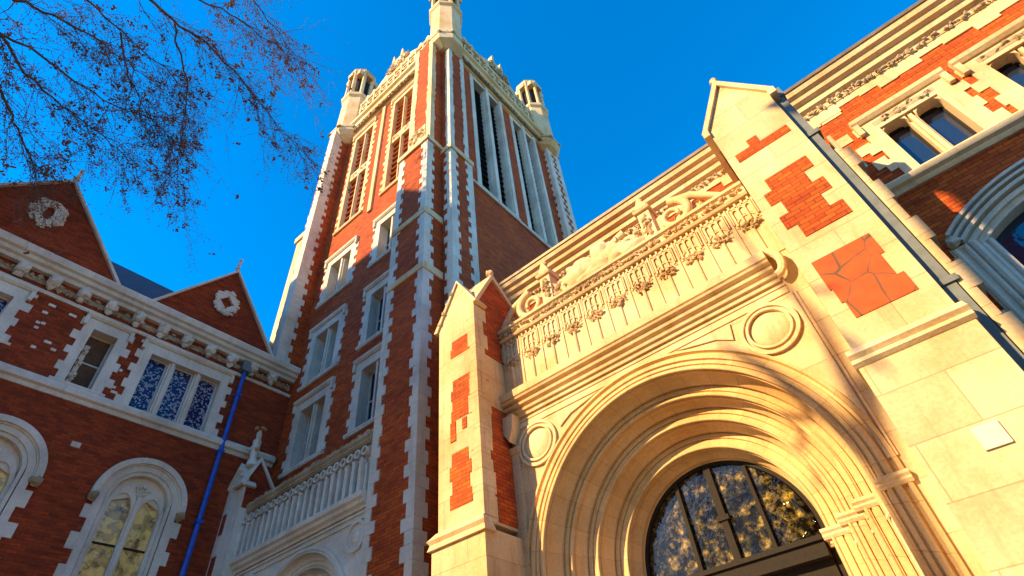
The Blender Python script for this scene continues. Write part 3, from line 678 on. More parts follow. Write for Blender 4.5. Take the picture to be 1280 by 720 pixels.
# ------------------------------------------------------------------ tower
TX0, TX1, TY0, TY1 = -17.0, -8.45, 8.6, 18.0
tower = thing('bell_tower', 'tall red brick bell tower with pale stone corners and octagonal corner turrets', 'tower', ((TX0 + TX1)/2, TY0, GZ))
ft, fe2 = F(TY0), E(TX1)
cols = [(-16.1, -14.05), (-12.75, -10.75)]
rows = [(8.75, 11.3), (12.1, 14.7), (16.2, 18.8)]
holes = [(a + .03, b - .03, c, d - .03) for a, b in cols for c, d in rows]
bel = (20.9, 29.5); holes += [(a + .13, b - .13, bel[0], bel[1] - .03) for a, b in cols]
mb = MB(); ft.wall(mb, TX0, TX1, GZ, 30.6, holes, .75)
rbay = [(10.35, 12.95), (13.75, 16.1)]
holes = [(a + .03, b - .03, 19.25, 29.97) for a, b in rbay]
fe2.wall(mb, TY0, TY1, GZ, 30.6, holes, .75)
mb.add([(TX0, TY0, GZ), (TX0, TY1, GZ), (TX0, TY1, 30.6), (TX0, TY0, 30.6)], [(0,1,2,3)])
mb.add([(TX0, TY1, GZ), (TX1, TY1, GZ), (TX1, TY1, 30.6), (TX0, TY1, 30.6)], [(0,1,2,3)])
mb.add([(TX0, TY0, 31.2), (TX1, TY0, 31.2), (TX1, TY1, 31.2), (TX0, TY1, 31.2)], [(0,1,2,3)])
mb.build('wall', BR_TOWER, tower, normals=False)
mb = MB(); mb.box(TX0 + .8, TX1 - .8, TY0 + .8, TY1 - .8, 5, 30.4); mb.build('core', DARK, tower)
for (a, b) in cols:
    for (c, d) in rows:
        square_window(tower, ft, a, b, c, d, 2, WSTONE, GL_DARK, depth=.44, jamb=.30, head=.34, mull=.2)
    square_window(tower, ft, a + .1, b - .1, bel[0], bel[1], 2, STONE, None, depth=.24, jamb=.17, head=.32, louvre=LOUVT, transoms=(25.0,), mull=.15, sill=True)
for (a, b) in rbay:
    square_window(tower, fe2, a, b, 19.25, 30.0, 2, WSTONE, None, depth=.34, jamb=.26, head=.4, louvre=LOUVRE, mull=.26, hood=False, tooth=False)
mb = MB()
for (a, b) in rbay:
    for uu in (b - .12, (a + b)/2):
        fe2.prism(mb, [(uu - .11, 19.2), (uu + .11, 19.2), (uu + .11, 29.9), (uu - .11, 29.9)], -.2, .12)
        mb.build('pilaster', WSTONE, tower); mb = MB()
mb = MB(); fe2.mould(mb, [(-.05, 18.98), (.10, 18.98), (.14, 19.06), (.05, 19.2), (-.05, 19.2)], 9.7, 16.4); mb.build('sill_course', WSTONE, tower)
# corner buttresses
def buttress(x0, x1, y0, y1, zt, mat=BR_TOWER, quoin=((1, -1),), zb=GZ, hq=.30, qmat=WSTONE, la=(.34, .22), lb=(.26, .38)):
    mb = MB(); mb.box(x0, x1, y0, y1, zb, zt); o = mb.build('buttress', mat, tower)
    for sx, sy in quoin:
        mb = MB(); corner_quoins(mb, x1 if sx > 0 else x0, y0 if sy < 0 else y1, sx, sy, zb, zt, hq, la, lb); mb.build('quoin', qmat, o)
    return o
buttress(-10.25, -8.65, 7.66, 8.7, 20.0, quoin=((1, -1), (-1, -1)))
buttress(-10.0, -8.75, 7.86, 8.7, 30.5, quoin=((1, -1), (-1, -1)), zb=20.15, qmat=STONE, la=(.26, .24), lb=(.24, .22))
buttress(-8.9, -8.15, 8.45, 9.65, 19.6, quoin=((1, -1), (1, 1)))
buttress(-8.9, -8.25, 8.55, 9.6, 30.5, quoin=((1, -1), (1, 1)), zb=19.7, la=(.26, .24), lb=(.24, .22))
buttress(-17.3, -16.75, 7.66, 8.7, 30.4, quoin=((1, -1),), zb=13.05, la=(.5, .45), lb=(.42, .56))
buttress(-8.9, -8.15, 17.0, 18.2, 30.4, quoin=((1, -1), (1, 1)), lb=(.35, .55))
buttress(-18.9, -16.9, 8.8, 10.2, 30.4, quoin=())
mb = MB(); mb.box(-20.7, -18.8, 8.95, 12, GZ, 24.4); mb.box(-20.85, -18.8, 8.85, 12.1, 24.3, 24.7); mb.build('stair_turret', STONE, tower)
for z in (12.25, 15.0):
    mb = MB()
    mb.loft([(-10.27, 7.8, z - .02), (-10.27, 7.60, z), (-10.27, 7.58, z + .22), (-10.27, 7.66, z + .34), (-10.27, 7.8, z + .34)],
            [(-8.6, 7.8, z - .02), (-8.6, 7.60, z), (-8.6, 7.58, z + .22), (-8.6, 7.66, z + .34), (-8.6, 7.8, z + .34)])
    mb.box(-8.7, -8.58, 7.70, 8.44, z, z + .3); mb.build('buttress_band', STONE, tower)
mb = MB()
mb.loft([(-10.35, 8.7, 19.7), (-10.35, 7.56, 19.7), (-10.35, 7.56, 19.95), (-10.0, 7.86, 20.4), (-10.0, 8.7, 20.4)], [(-8.55, 8.7, 19.7), (-8.55, 7.56, 19.7), (-8.55, 7.56, 19.95), (-8.75, 7.86, 20.4), (-8.75, 8.7, 20.4)])
mb.build('buttress_band', STONE, tower); mb = MB()
mb.box(-8.9, -8.07, 8.37, 9.72, 19.45, 19.75)
mb.build('buttress_band', STONE, tower)
mb = MB(); mb.box(-10.02, -9.0, 7.80, 7.9, 20.4, 21.6); F(7.8).foliage(mb, -9.5, .0, 21.0, .4, .45, 26, .12, .06); mb.build('carved_panel', STONE, tower)
# belfry corner shafts (pale verticals) on front and side
mb = MB()
for u in (-13.4, -10.42): 
    mb = MB(); ft.box(mb, u - .12, u + .12, -.05, .10, 20.2, 30.3); mb.build('pilaster', STONE, tower)
# cornice
mb = MB()
P = [(.0, 29.9), (.12, 29.95), (.16, 30.2), (.32, 30.3), (.36, 30.55), (.5, 30.65), (.52, 30.85), (.0, 31.0)]
ft.mould(mb, P, TX0 - .2, TX1 + .3); fe2.mould(mb, P, TY0 - .2, TY1 + .2)
mb.build('cornice', STONE, tower)
mb = MB(); ft.box(mb, TX0 + .2, TX1, -.05, .29, 30.06, 30.18); fe2.box(mb, TY0, TY1 - .2, -.05, .29, 30.06, 30.18)
for i in range(34): ft.foliage(mb, TX0 + .3 + i*.25, .28, 30.12, .09, .08, 3, .08, .05)
for i in range(38): fe2.foliage(mb, TY0 + .3 + i*.25, .28, 30.12, .09, .08, 3, .08, .05)
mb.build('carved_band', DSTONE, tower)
# pierced parapet with a raised crest in the middle of each side
def parapet(fr, u0, u1):
    mb = MB(); fr.box(mb, u0, u1, -.3, .12, 30.9, 31.4); mb.cur = 1; fr.box(mb, u0, u1, -.25, .05, 31.4, 33.5); mb.cur = 0
    fr.mould(mb, [(-.3, 33.45), (.12, 33.45), (.18, 33.6), (.12, 33.8), (-.3, 33.85)], u0, u1)
    n = int((u1 - u0)/.62); s = (u1 - u0)/n
    for i in range(n):
        c = u0 + (i + .5)*s
        fr.ring(mb, arc(c, 32.75, .28, 0, 2*pi, 12)[:-1], arc(c, 32.75, .17, 0, 2*pi, 12)[:-1], .04, .16, True)
        fr.box(mb, c - s/2 - .05, c - s/2 + .05, .04, .2, 31.4, 33.45)
        fr.ring(mb, [(c - .26, 31.42)] + arc(c, 32.0, .26, pi, 0, 8) + [(c + .26, 31.42)], [(c - .17, 31.42)] + arc(c, 32.0, .17, pi, 0, 8) + [(c + .17, 31.42)], .04, .14)
    c = (u0 + u1)/2
    fr.prism(mb, [(c - 2.1, 33.8), (c + 2.1, 33.8), (c + 1.5, 34.3), (c + .9, 34.7), (c + .5, 35.6), (c - .5, 35.6), (c - .9, 34.7), (c - 1.5, 34.3)], -.25, .08)
    mb.cur = 1; fr.foliage(mb, c, .1, 34.4, 1.0, .5, 40, .16, .08); mb.cur = 0
    for d in (-.4, .4):
        fr.prism(mb, [(c + d - .13, 35.4), (c + d + .13, 35.4), (c + d + .08, 36.1), (c + d, 36.4), (c + d - .08, 36.1)], -.22, .12)
    i = u0 + .3
    while i < u1 - .2:
        if abs(i - c) > 2.0: fr.prism(mb, [(i - .16, 33.8), (i + .16, 33.8), (i + .16, 34.15), (i, 34.45), (i - .16, 34.15)], -.2, .06)
        i += .62
    return mb.build('parapet', [STONE, DSTONE], tower)
parapet(ft, TX0 + .5, TX1 - .5); parapet(fe2, TY0 + .6, TY1 - .9)
def turret(cx, cy, mat, flare=1.25):
    r = .93; rot = pi/8
    mb = MB(); mb.lathe(cx, cy, [(r*.5, 29.6), (r*1.0, 29.9), (r*(flare - .03), 30.2), (r*flare, 30.7), (r, 31.1), (r*.97, 34.7), (r*1.12, 34.85), (r*1.14, 35.1), (r*.9, 35.2)], 8, rot)
    t = mb.build('turret', mat, tower)
    mb = MB(); mb.lathe(cx, cy, [(r*.62, 35.1), (r*.62, 38.5)], 8, rot); mb.build('core', DARK, t)
    mb = MB()
    for j in range(8):
        a = 2*pi*j/8 + rot; x, y = cx + r*.86*cos(a), cy + r*.86*sin(a)
        mb.lathe(x, y, [(.17, 35.1), (.13, 35.3), (.13, 38.1), (.2, 38.4)], 6)
        b = a + pi/8; x, y = cx + r*.80*cos(b), cy + r*.80*sin(b)
        mb.box(x - .22, x + .22, y - .22, y + .22, 37.9, 38.4)
    mb.lathe(cx, cy, [(r*.8, 38.2), (r*1.02, 38.3), (r*1.08, 38.6), (r*.95, 38.7)], 8, rot)
    mb.build('lantern', mat, t)
    mb = MB(); mb.lathe(cx, cy, [(r*1.06, 38.65), (r*.95, 38.95), (r*.6, 39.25), (r*.2, 39.4)], 8, rot); mb.lathe(cx, cy, [(.1, 39.3), (.06, 39.7), (.12, 39.8), (.02, 40.0)], 6)
    mb.build('cap', COPPER, t)
    mb = MB(); mb.lathe(cx, cy, [(r*.9, 30.38), (r*(flare + .01), 30.40), (r*(flare + .01), 30.5), (r*.9, 30.52)], 8, rot)
    for j in range(8):
        a = 2*pi*j/8 + rot; mb.blob((cx + r*(flare - .05)*cos(a), cy + r*(flare - .05)*sin(a), 30.45), .16, .4)
    mb.build('carved_collar', DSTONE, t)
for (x, y) in ((-8.62, 8.72), (-16.95, 8.7), (-8.7, 17.4), (-16.9, 17.4)): turret(x, y, STONE, 1.08 if (x, y) == (-8.62, 8.72) else 1.25)

# ------------------------------------------------------------------ small porch at the tower foot
YS = 7.75; SCX = -12.75
sp = thing('entrance_porch', 'smaller shaded grey stone porch with carved balustrade at the foot of the tower', 'porch', (SCX, YS, GZ))
fs = F(YS)
SR = 2.05; SZ = 3.15
mb = MB(); fs.wall(mb, -16.0, -10.26, GZ, 7.2, [(SCX - SR, SCX + SR, GZ, SZ + SR)], .02)
spandrel(fs, mb, 0, 0, SZ + SR, arc(SCX, SZ, SR, 0, pi, 48), 0, -.1)
mb.add([(-16.0, YS, 7.2), (-10.26, YS, 7.2), (-10.26, TY0, 7.2), (-16.0, TY0, 7.2)], [(0,1,2,3)])
mb.build('wall', WSTONE, sp, normals=False)
so = [(2.08, .05), (1.78, -.16), (1.55, -.36), (1.32, -.56)]
for (r0, w0), (r1, w1) in zip(so, so[1:]):
    mb = MB(); prof = [(r0 + .03, w0 - .1), (r0 + .03, w0), (r0 - .05, w0 + .01), (r0 - .07, w0 - .02), (r0 - .10, w0 - .02), (r0 - .12, w0 + .01)]
    for k in range(1, 6):
        t = k/5*pi/2; prof.append((r0 - .13 - (r0 - r1 - .17)*(1 - cos(t)), w0 - (w0 - w1 - .03)*sin(t)))
    prof += [(r1 + .02, w1 - .04)]
    fs.sweep(mb, prof, lambda r: arch_path(SCX, SZ, r, GZ, 48)); mb.build('archivolt', WSTONE, sp, smooth=32)
mb = MB(); fs.prism(mb, arch_path(SCX, SZ, 1.36, GZ, 24), -.66, -.60); d = mb.build('door', WOOD, sp)
mb = MB(); fs.prism(mb, [(SCX + .6, -.4), (SCX + .85, -.4), (SCX + .85, 0), (SCX + .6, 0)], -.6, -.56); mb.build('handle', COPPER, d)
mb = MB()
for c in (SCX - 2.35, SCX + 2.1):
    fs.ring(mb, arc(c, 4.95, .36, 0, 2*pi, 24)[:-1], arc(c, 4.95, .28, 0, 2*pi, 24)[:-1], -.02, .06, True); fs.blob(mb, c, -.04, 4.95, .26, .1, .26, .05, 2)
for z in (5.28, 5.42): fs.box(mb, -15.9, -10.3, -.02, .04, z, z + .06)
mb.build('spandrel_moulding', WSTONE, sp)
mb = MB(); fs.mould(mb, [(-.02, 5.5), (.08, 5.5), (.10, 5.56), (.18, 5.60), (.2, 5.68), (.27, 5.72), (.28, 5.84), (-.02, 5.9)], -15.95, -10.3); mb.build('cornice_band', WSTONE, sp)
n = 20; s = 5.6/n
for i in range(n):
    mb = MB(); a = -15.92 + i*s; c = a + s/2
    fs.box(mb, a, a + s, -.02, .015, 5.88, 7.2)
    fs.box(mb, a + .01, a + .11, .0, .2, 5.9, 6.75)
    fs.box(mb, c + .02, c + .08, .0, .12, 5.9, 6.6)
    fs.ring(mb, arc(c, 6.93, s*.42, 0, 2*pi, 12)[:-1], arc(c, 6.93, s*.27, 0, 2*pi, 12)[:-1], .0, .2, True)
    for q in range(4):
        aa = q*pi/2 + pi/4; fs.blob(mb, c + s*.22*cos(aa), .06, 6.93 + s*.22*sin(aa), .045, .05, .045, .3)
    fs.foliage(mb, a + .05, .12, 6.74, .07, .07, 7, .04, .08)
    mb.build('baluster_panel', WSTONE, sp)
mb = MB(); fs.mould(mb, [(-.3, 7.15), (.12, 7.15), (.18, 7.2), (.15, 7.26), (.2, 7.32), (.2, 7.40), (-.3, 7.44)], -15.95, -10.3)
u = -15.8
while u < -10.4: fs.foliage(mb, u, .1, 7.42, .12, .05, 5, .06, .05); u += .2
mb.build('coping', DSTONE, sp)
# its gabled pier
sg_ = thing('gabled_pier', 'shaded pale stone pier with small brick gable in the corner beside the wing', 'pier', (-16.3, 7.3, GZ), 'gabled piers of the entrance porches')
fq = F(7.35); fqe = E(-15.9)
mb = MB(); fq.prism(mb, [(-16.95, GZ), (-15.9, GZ), (-15.9, 8.0), (-16.4, 8.75), (-16.95, 8.0)], -.9, 0); mb.build('shaft', WSTONE, sg_)
mb = MB(); fqe.prism(mb, [(7.5, 7.3), (8.2, 7.3), (8.2, 8.0), (7.65, 8.8), (7.4, 8.0), (7.4, 7.3)], -.5, .012)
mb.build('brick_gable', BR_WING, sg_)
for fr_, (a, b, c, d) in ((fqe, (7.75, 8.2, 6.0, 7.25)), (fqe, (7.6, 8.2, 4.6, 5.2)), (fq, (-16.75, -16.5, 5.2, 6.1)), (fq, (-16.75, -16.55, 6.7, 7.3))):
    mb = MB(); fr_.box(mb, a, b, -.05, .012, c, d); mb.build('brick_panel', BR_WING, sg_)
mb = MB(); coping(fqe, mb, (7.3, 7.95), (7.65, 8.8), (8.28, 7.95), .07, -.5, .06); coping(fq, mb, (-17.0, 7.9), (-16.4, 8.72), (-15.86, 7.9), .07, -.3, .06)
for t in (.2, .5, .8): fq.blob(mb, -15.9 - .5*t, .06, 7.95 + .8*t, .07, .07, .07, .4)
mb.build('coping', WSTONE, sg_)
st = thing('statue', 'little weathered stone figure standing on the gable of the shaded pier', 'statue', (-16.15, 7.5, 8.8))
mb = MB(); x, y = -16.15, 7.5
mb.lathe(x, y, [(.17, 8.7), (.15, 8.85), (.1, 8.95), (.13, 9.15), (.12, 9.35), (.14, 9.55), (.06, 9.66), (.09, 9.76), (.08, 9.86), (.02, 9.95)], 10)
mb.tube([(x - .12, y, 9.5), (x - .22, y - .06, 9.35), (x - .1, y - .14, 9.3)], [.05, .045, .035], 6); mb.tube([(x + .12, y, 9.5), (x + .22, y - .06, 9.62), (x + .24, y - .1, 9.8)], [.05, .045, .035], 6)
mb.build('figure', WSTONE, st, smooth=60)
mb = MB()
for a in range(5): mb.blob((x + .14*cos(a*1.26), y + .14*sin(a*1.26), 9.98 + .05*(a % 2)), .06, .4)
mb.blob((x - .2, y, 9.15), .07, .4); mb.blob((x + .18, y - .05, 9.2), .06, .4); mb.build('carved_crown', stone_mat('rusty_limestone', (.55, .36, .2), (.36, .2, .1)), st)

# ------------------------------------------------------------------ left wing
WX = -16.85
wing = thing('brick_wing', 'shaded dark red brick wing with twin gables and carved corbel cornice at left', 'building', (WX, 2, GZ))
fw = E(WX)
WY0 = -9.0
archw = [(5.03, 0), (1.50, 0), (-2.0, 0)]
holes = [(c - .82, c + .82, 2.6, 8.0) for c, _ in archw]
trip = [(3.52, 6.3), (-2.3, .34)]
blind = (1.85, 3.0)
holes += [(a + .03, b - .03, 9.63, 11.9) for a, b in trip] + [(blind[0] + .03, blind[1] - .03, 9.75, 11.9)]
mb = MB(); fw.wall(mb, WY0, 8.6, GZ, 13.0, holes, .5)
for c, _ in archw: spandrel(fw, mb, 0, 0, 8.0, arc(c, 7.12, .86, 0, pi, 24), 0, -.4)
mb.add([(WX, WY0, GZ), (-26, WY0, GZ), (-26, WY0, 13), (WX, WY0, 13)], [(0,1,2,3)])
mb.add([(-26, WY0, GZ), (-26, 8.6, GZ), (-26, 8.6, 13), (-26, WY0, 13)], [(0,1,2,3)])
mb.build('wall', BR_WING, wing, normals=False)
mb = MB(); RZ = 17.75; RX = -21.1
mb.loft([(-16.6, WY0 - .2, 12.9), (RX, WY0 - .2, RZ), (-26.2, WY0 - .2, 12.9)], [(-16.6, 8.55, 12.9), (RX, 8.55, RZ), (-26.2, 8.55, 12.9)])
mb.build('roof', SLATE, wing)
mb = MB()
fw.mould(mb, [(-.05, 12.62), (.16, 12.62), (.20, 12.72), (.30, 12.76), (.33, 12.86), (.42, 12.9), (.46, 13.08), (.40, 13.16), (-.05, 13.2)], WY0, 8.57)
fw.mould(mb, [(-.05, 12.02), (.05, 12.02), (.08, 12.08), (.05, 12.14), (-.05, 12.14)], WY0, 8.57)
mb.build('cornice', WSTONE, wing)
for i in range(-14, 13):
    y = 2.23 + .78*i*1.0
    y = 2.19 + .785*(i)
    if y > 8.4 or y < -8.8: continue
    mb = MB(); fw.prism(mb, [(y - .15, 12.3), (y + .15, 12.3), (y + .15, 12.66), (y - .15, 12.66)], -.05, .22)
    fw.blob(mb, y, .20, 12.45, .17, .16, .20, .35, 2); fw.blob(mb, y, .12, 12.25, .12, .12, .12, .35, 1)
    for d in (-.1, .1): fw.blob(mb, y + d, .3, 12.52, .06, .05, .06, .3)
    mb.build('corbel', WSTONE, wing, smooth=50)
mb = MB(); y = -8.8; fw.box(mb, WY0, 8.5, -.05, .02, 12.3, 12.46)
while y < 8.4: fw.foliage(mb, y, .03, 12.38, .13, .12, 5, .06, .03); y += .26
mb.build('carved_frieze', DSTONE, wing)
mb = MB(); fw.mould(mb, [(-.05, 9.22), (.06, 9.22), (.10, 9.32), (.18, 9.36), (.2, 9.48), (.12, 9.6), (-.05, 9.63)], WY0, 8.5); mb.build('string_course', WSTONE, wing)
for a, b in trip: square_window(wing, fw, a, b, 9.63, 11.9, 3, WSTONE, GL_LEAD, depth=.30, jamb=.26, head=.34, sill=False, mull=.22)
wq = square_window(wing, fw, blind[0], blind[1], 9.72, 11.9, 1, WSTONE, plain_mat('blind_brick', (.10, .045, .02), .9), depth=.42, jamb=.24, head=.32, sill=True, gname='infill')
mb = MB(); fw.box(mb, 2.16, 2.28, -.36, -.3, 9.9, 11.2)
for z in (10.1, 10.6, 11.05): fw.foliage(mb, 2.22, -.3, z, .06, .12, 7, .08, .05)
mb.build('carving', WSTONE, wq)
for c, _ in archw:
    mb = MB(); z0 = 7.12
    fw.ring(mb, arch_path(c, z0, 1.02, 2.6, 28), arch_path(c, z0, .84, 2.6, 28), -.05, .05)
    fw.ring(mb, arch_path(c, z0, .86, 2.6, 28), arch_path(c, z0, .74, 2.6, 28), -.34, .0)
    fw.ring(mb, arc(c, z0, 1.20, -.05, pi + .05, 28), arc(c, z0, 1.04, -.05, pi + .05, 28), -.05, .15)
    fw.ring(mb, arc(c, z0, 1.06, -.05, pi + .05, 28), arc(c, z0, 1.0, -.05, pi + .05, 28), -.05, .09)
    for sg in (-1, 1):
        edge_quoins(fw, mb, c + sg*1.0, sg, 2.6, 6.9, .38, (.22, .03), .04)
    o = mb.build('window', WSTONE, wing, smooth=32)
    for sg in (-1, 1):
        mb = MB(); fw.blob(mb, c + sg*1.13, .12, 6.98, .13, .12, .13, .4, 2); mb.build('label_stop', DSTONE, o)
    mb = MB()
    lw = .30
    for d in (-.37, .37):
        path = lambda r: [(c + d + r, 2.6)] + [(c + d - .35*r/.30*0 + (r*1.0)*cos(t*pi/2/10)*1.0, 6.75 + .62*(r/.30)*sin(t*pi/2/10)) for t in range(0, 11)] + [(c + d - r*cos(pi/2 - t*pi/2/10), 6.75 + .62*(r/.30)*sin(pi/2 - t*pi/2/10)) for t in range(1, 11)] + [(c + d - r, 2.6)]
        fw.ring(mb, path(.385), path(.285), -.30, -.12)
    fw.box(mb, c - .05, c + .05, -.3, -.06, 2.6, 7.3)
    fw.prism(mb, [(c - .7, 7.05)] + [(c - .14, 7.30), (c, 7.0), (c + .14, 7.30)] + [(c + .7, 7.05)] + arc(c, 7.12, .74, 0, pi, 16)[1:-1], -.30, -.17)
    fw.foliage(mb, c, -.15, 7.5, .16, .14, 12, .06, .05)
    mb.build('tracery', WSTONE, o)
    for d in (-.37, .37):
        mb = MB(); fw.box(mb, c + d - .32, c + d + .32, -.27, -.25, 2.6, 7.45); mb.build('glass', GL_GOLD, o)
        mb = MB()
        for z in (3.3, 4.2, 5.1, 6.0): fw.box(mb, c + d - .29, c + d + .29, -.25, -.21, z, z + .045)
        mb.build('glazing_bar', WOOD, o)
def pale_brick(a, z, w, h):
    mb = MB(); fw.box(mb, a - w, a + w, -.02, .017, z - h, z + h); mb.build('pale_brick', WSTONE, wing)
for (a, z) in ((3.05, 8.15), (.55, 8.4), (2.0, 11.98), (-.9, 11.95)): pale_brick(a, z, .11, .07)
for i in range(34):
    a = rng.uniform(.5, 3.4) if i % 3 else rng.uniform(3.2, 6.8); z = rng.uniform(9.9, 12.0)
    if any(h[0] - .2 < a < h[1] + .2 and h[2] - .1 < z < h[3] + .25 for h in holes): continue
    pale_brick(a, z, rng.uniform(.04, .1), .04)
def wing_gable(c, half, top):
    mb = MB(); fw.prism(mb, [(c - half, 13.1), (c + half, 13.1), (c, top)], -.4, .05)
    # its roof running back into the main roof
    mb2 = MB(); xb = -20.4
    mb2.loft([(WX - .3, c - half - .05, 13.1), (WX - .3, c, top + .02), (WX - .3, c + half + .05, 13.1)], [(xb, c - half - .05, 13.1), (xb, c, top + .02), (xb, c + half + .05, 13.1)])
    o = mb.build('gable', BR_WING, wing); mb2.build('roof', SLATE, o)
    mb = MB(); coping(fw, mb, (c - half, 13.1), (c, top), (c + half, 13.1), .07, -.42, .16); mb.build('coping', WSTONE, o)
    mb = MB(); fw.tube(mb, [(c, -.05, top), (c, -.05, top + .35), (c, -.05, top + .8)], [.10, .06, .05], 6); fw.blob(mb, c, -.05, top + .35, .11, .11, .09, .3); fw.blob(mb, c, -.05, top + .8, .08, .08, .1, .3); mb.build('finial', WSTONE, o)
    mb = MB(); mz = 13.2 + (top - 13.2)*.48
    if c > 3: inner = [(c + .30*(abs(cos(t*pi/8))**1.0)*(1 if cos(t*pi/8) > 0 else -1)*(1 if t % 4 == 0 else .62), mz + .34*sin(t*pi/8)*(1 if t % 4 == 0 else .62)) for t in range(16)]
    else: inner = [(c + .12*cos(t*pi/8), mz + .32*sin(t*pi/8)) for t in range(16)]
    fw.ring(mb, [(c + .36*cos(t*pi/8), mz + .48*sin(t*pi/8)) for t in range(16)], inner, .02, .14, True)
    for i in range(22):
        a = i*2*pi/22; fw.blob(mb, c + .37*cos(a)*rng.uniform(.95, 1.15), .10, mz + .47*sin(a)*rng.uniform(.9, 1.2), .10, .07, .10, .4)
    fw.foliage(mb, c, .08, mz - .45, .12, .1, 8, .07, .05); fw.foliage(mb, c, .06, mz + .42, .1, .1, 8, .07, .05)
    mb.build('carved_wreath', WSTONE, o)
wing_gable(-.5, 2.7, 16.35); wing_gable(5.3, 2.3, 16.3); wing_gable(-6.3, 2.7, 16.35)
bp = thing('downspout', 'bright blue drainpipe running down the dark brick wing at left', 'downspout', (WX + .13, 6.68, GZ))
mb = MB(); mb.tube([(WX + .13, 6.68, GZ), (WX + .13, 6.68, 12.25)], .075, 10); mb.build('pipe', BLUEP, bp, smooth=40)
mb = MB(); mb.box(WX + .01, WX + .27, 6.5, 6.86, 12.2, 12.6); mb.build('hopper', GREYP, bp)
for z in (2.5, 4.6, 6.9, 9.1, 11.2):
    mb = MB(); mb.box(WX - .01, WX + .22, 6.585, 6.775, z, z + .09); mb.build('bracket', BLUEP, bp)

# ------------------------------------------------------------------ bare tree overhead
cam_R = ((0.7589832357686489, 0.6450976212222168, -0.08828084115813967), (-0.501158042789351, 0.49223446479944566, -0.7117203438227335), (-0.415674228175982, 0.5844264630875646, 0.6968935681101248))
tree = thing('bare_tree', 'bare winter tree reaching thin budding branches over the gables from upper left', 'tree', (-14.6, -6.6, GZ))
TT = Vector((-15.0, -6.2, 13.5)); TK = 1.7
mb = MB(); mb.tube([(-14.6, -6.6, GZ), (-14.7, -6.5, 2.5), (-14.8, -6.4, 8), TT], [.5, .4, .33, .28], 10); mb.build('trunk', BARK, tree, smooth=60)
_u = Vector((-10.9, -4.5, 12.6)); _v = Vector((-10.4, -4.2, 14.6))
limbs = [   # each limb as points in the air above and left of the viewer
    [TT, _v, (-8.6, -2.9, 14.9), (-8.5, -1.33, 14.67), (-8.54, -.75, 14.68), (-8.51, -.06, 14.72), (-8.61, .82, 14.63), (-8.77, 1.64, 14.47), (-8.93, 2.52, 14.24), (-8.97, 3.2, 14.04)],
    [(-8.54, -.75, 14.68), (-9.18, -.08, 14.31), (-9.52, .31, 14.08), (-9.97, .55, 13.76), (-10.7, .97, 13.17), (-11.25, 1.3, 12.7)],
    [TT, _u, (-9.7, -3.73, 12.98), (-9.57, -2.96, 13.11), (-9.48, -2.38, 13.29), (-9.43, -1.73, 13.43), (-9.47, -1.1, 13.47), (-9.5, -.4, 13.4)],
    [TT, (-10.9, -4.1, 12.0), (-10.3, -3.45, 12.12), (-9.86, -2.76, 12.3), (-10.25, -2.13, 12.1), (-10.46, -1.32, 12.03), (-10.55, -.42, 12.02), (-10.69, .21, 11.9)],
    [TT, (-11.1, -3.8, 11.2), (-10.8, -3.0, 11.31), (-10.31, -2.18, 11.37), (-10.68, -1.71, 11.1), (-11.01, -1.2, 10.85), (-11.15, -.9, 10.75)],
    [_v, (-8.6, -3.2, 16.0), (-8.08, -.59, 15.51), (-7.83, .3, 15.65), (-7.81, 1.05, 15.63), (-7.7, 1.5, 15.6)],
    [_v, (-9.0, -2.96, 14.9), (-9.29, -2.2, 14.31), (-9.47, -1.42, 14.29), (-9.56, -.44, 14.29), (-9.6, .2, 14.1)],
    [_u, (-10.3, -3.5, 12.6), (-10.03, -2.3, 12.64), (-10.18, -1.48, 12.65), (-10.19, -.67, 12.71), (-10.04, .11, 12.84), (-10.1, .7, 12.7)],
    [_v, (-8.2, -2.6, 16.4), (-7.3, -.45, 16.5), (-7.6, .59, 16.36), (-7.75, 1.36, 16.2), (-7.95, 2.0, 15.9)],
    [(-9.47, -1.42, 14.29), (-9.9, -.9, 13.8), (-10.2, -.3, 13.4), (-10.3, .4, 13.0)],
]
tw = MB(); bd = MB()
def octa(mb, c, r):
    s = [r*rng.uniform(.6, 1.2) for _ in range(3)]
    mb.add([(c[0]+s[0],c[1],c[2]),(c[0]-s[0],c[1],c[2]),(c[0],c[1]+s[1],c[2]),(c[0],c[1]-s[1],c[2]),(c[0],c[1],c[2]+s[2]),(c[0],c[1],c[2]-s[2])],
           [(0,2,4),(2,1,4),(1,3,4),(3,0,4),(2,0,5),(1,2,5),(3,1,5),(0,3,5)])
def rv(): return Vector((rng.gauss(0, 1), rng.gauss(0, 1), rng.gauss(0, 1)))
def twig(p, d, ln, r, lvl):
    k = 5; pts = [p]; q = p.copy(); dd = d.copy()
    for i in range(k):
        dd = (dd + rv()*.16 + Vector((.0, .05, -.12))).normalized(); q = q + dd*(ln/k); pts.append(q.copy())
    tw.tube(pts, [r*(1 - .75*i/k) for i in range(k + 1)], 4)
    if lvl > 0:
        for i in range(1, k + 1):
            for _ in range(rng.choice((1, 2)) if lvl > 1 else rng.choice((0, 1, 1, 2))):
                nd = (dd*.8 + rv()*.55).normalized(); twig(pts[i], nd, ln*rng.uniform(.35, .6), r*.5, lvl - 1)
    if lvl < 2:
        for i in range(1, k + 1):
            if rng.random() < .45:
                for _ in range(rng.choice((1, 1, 2))): octa(bd, pts[i] + rv()*.03, rng.uniform(.012, .027))
    if lvl == 0 and rng.random() < .05:
        for _ in range(6): octa(bd, pts[-1] + rv()*.05, .045)
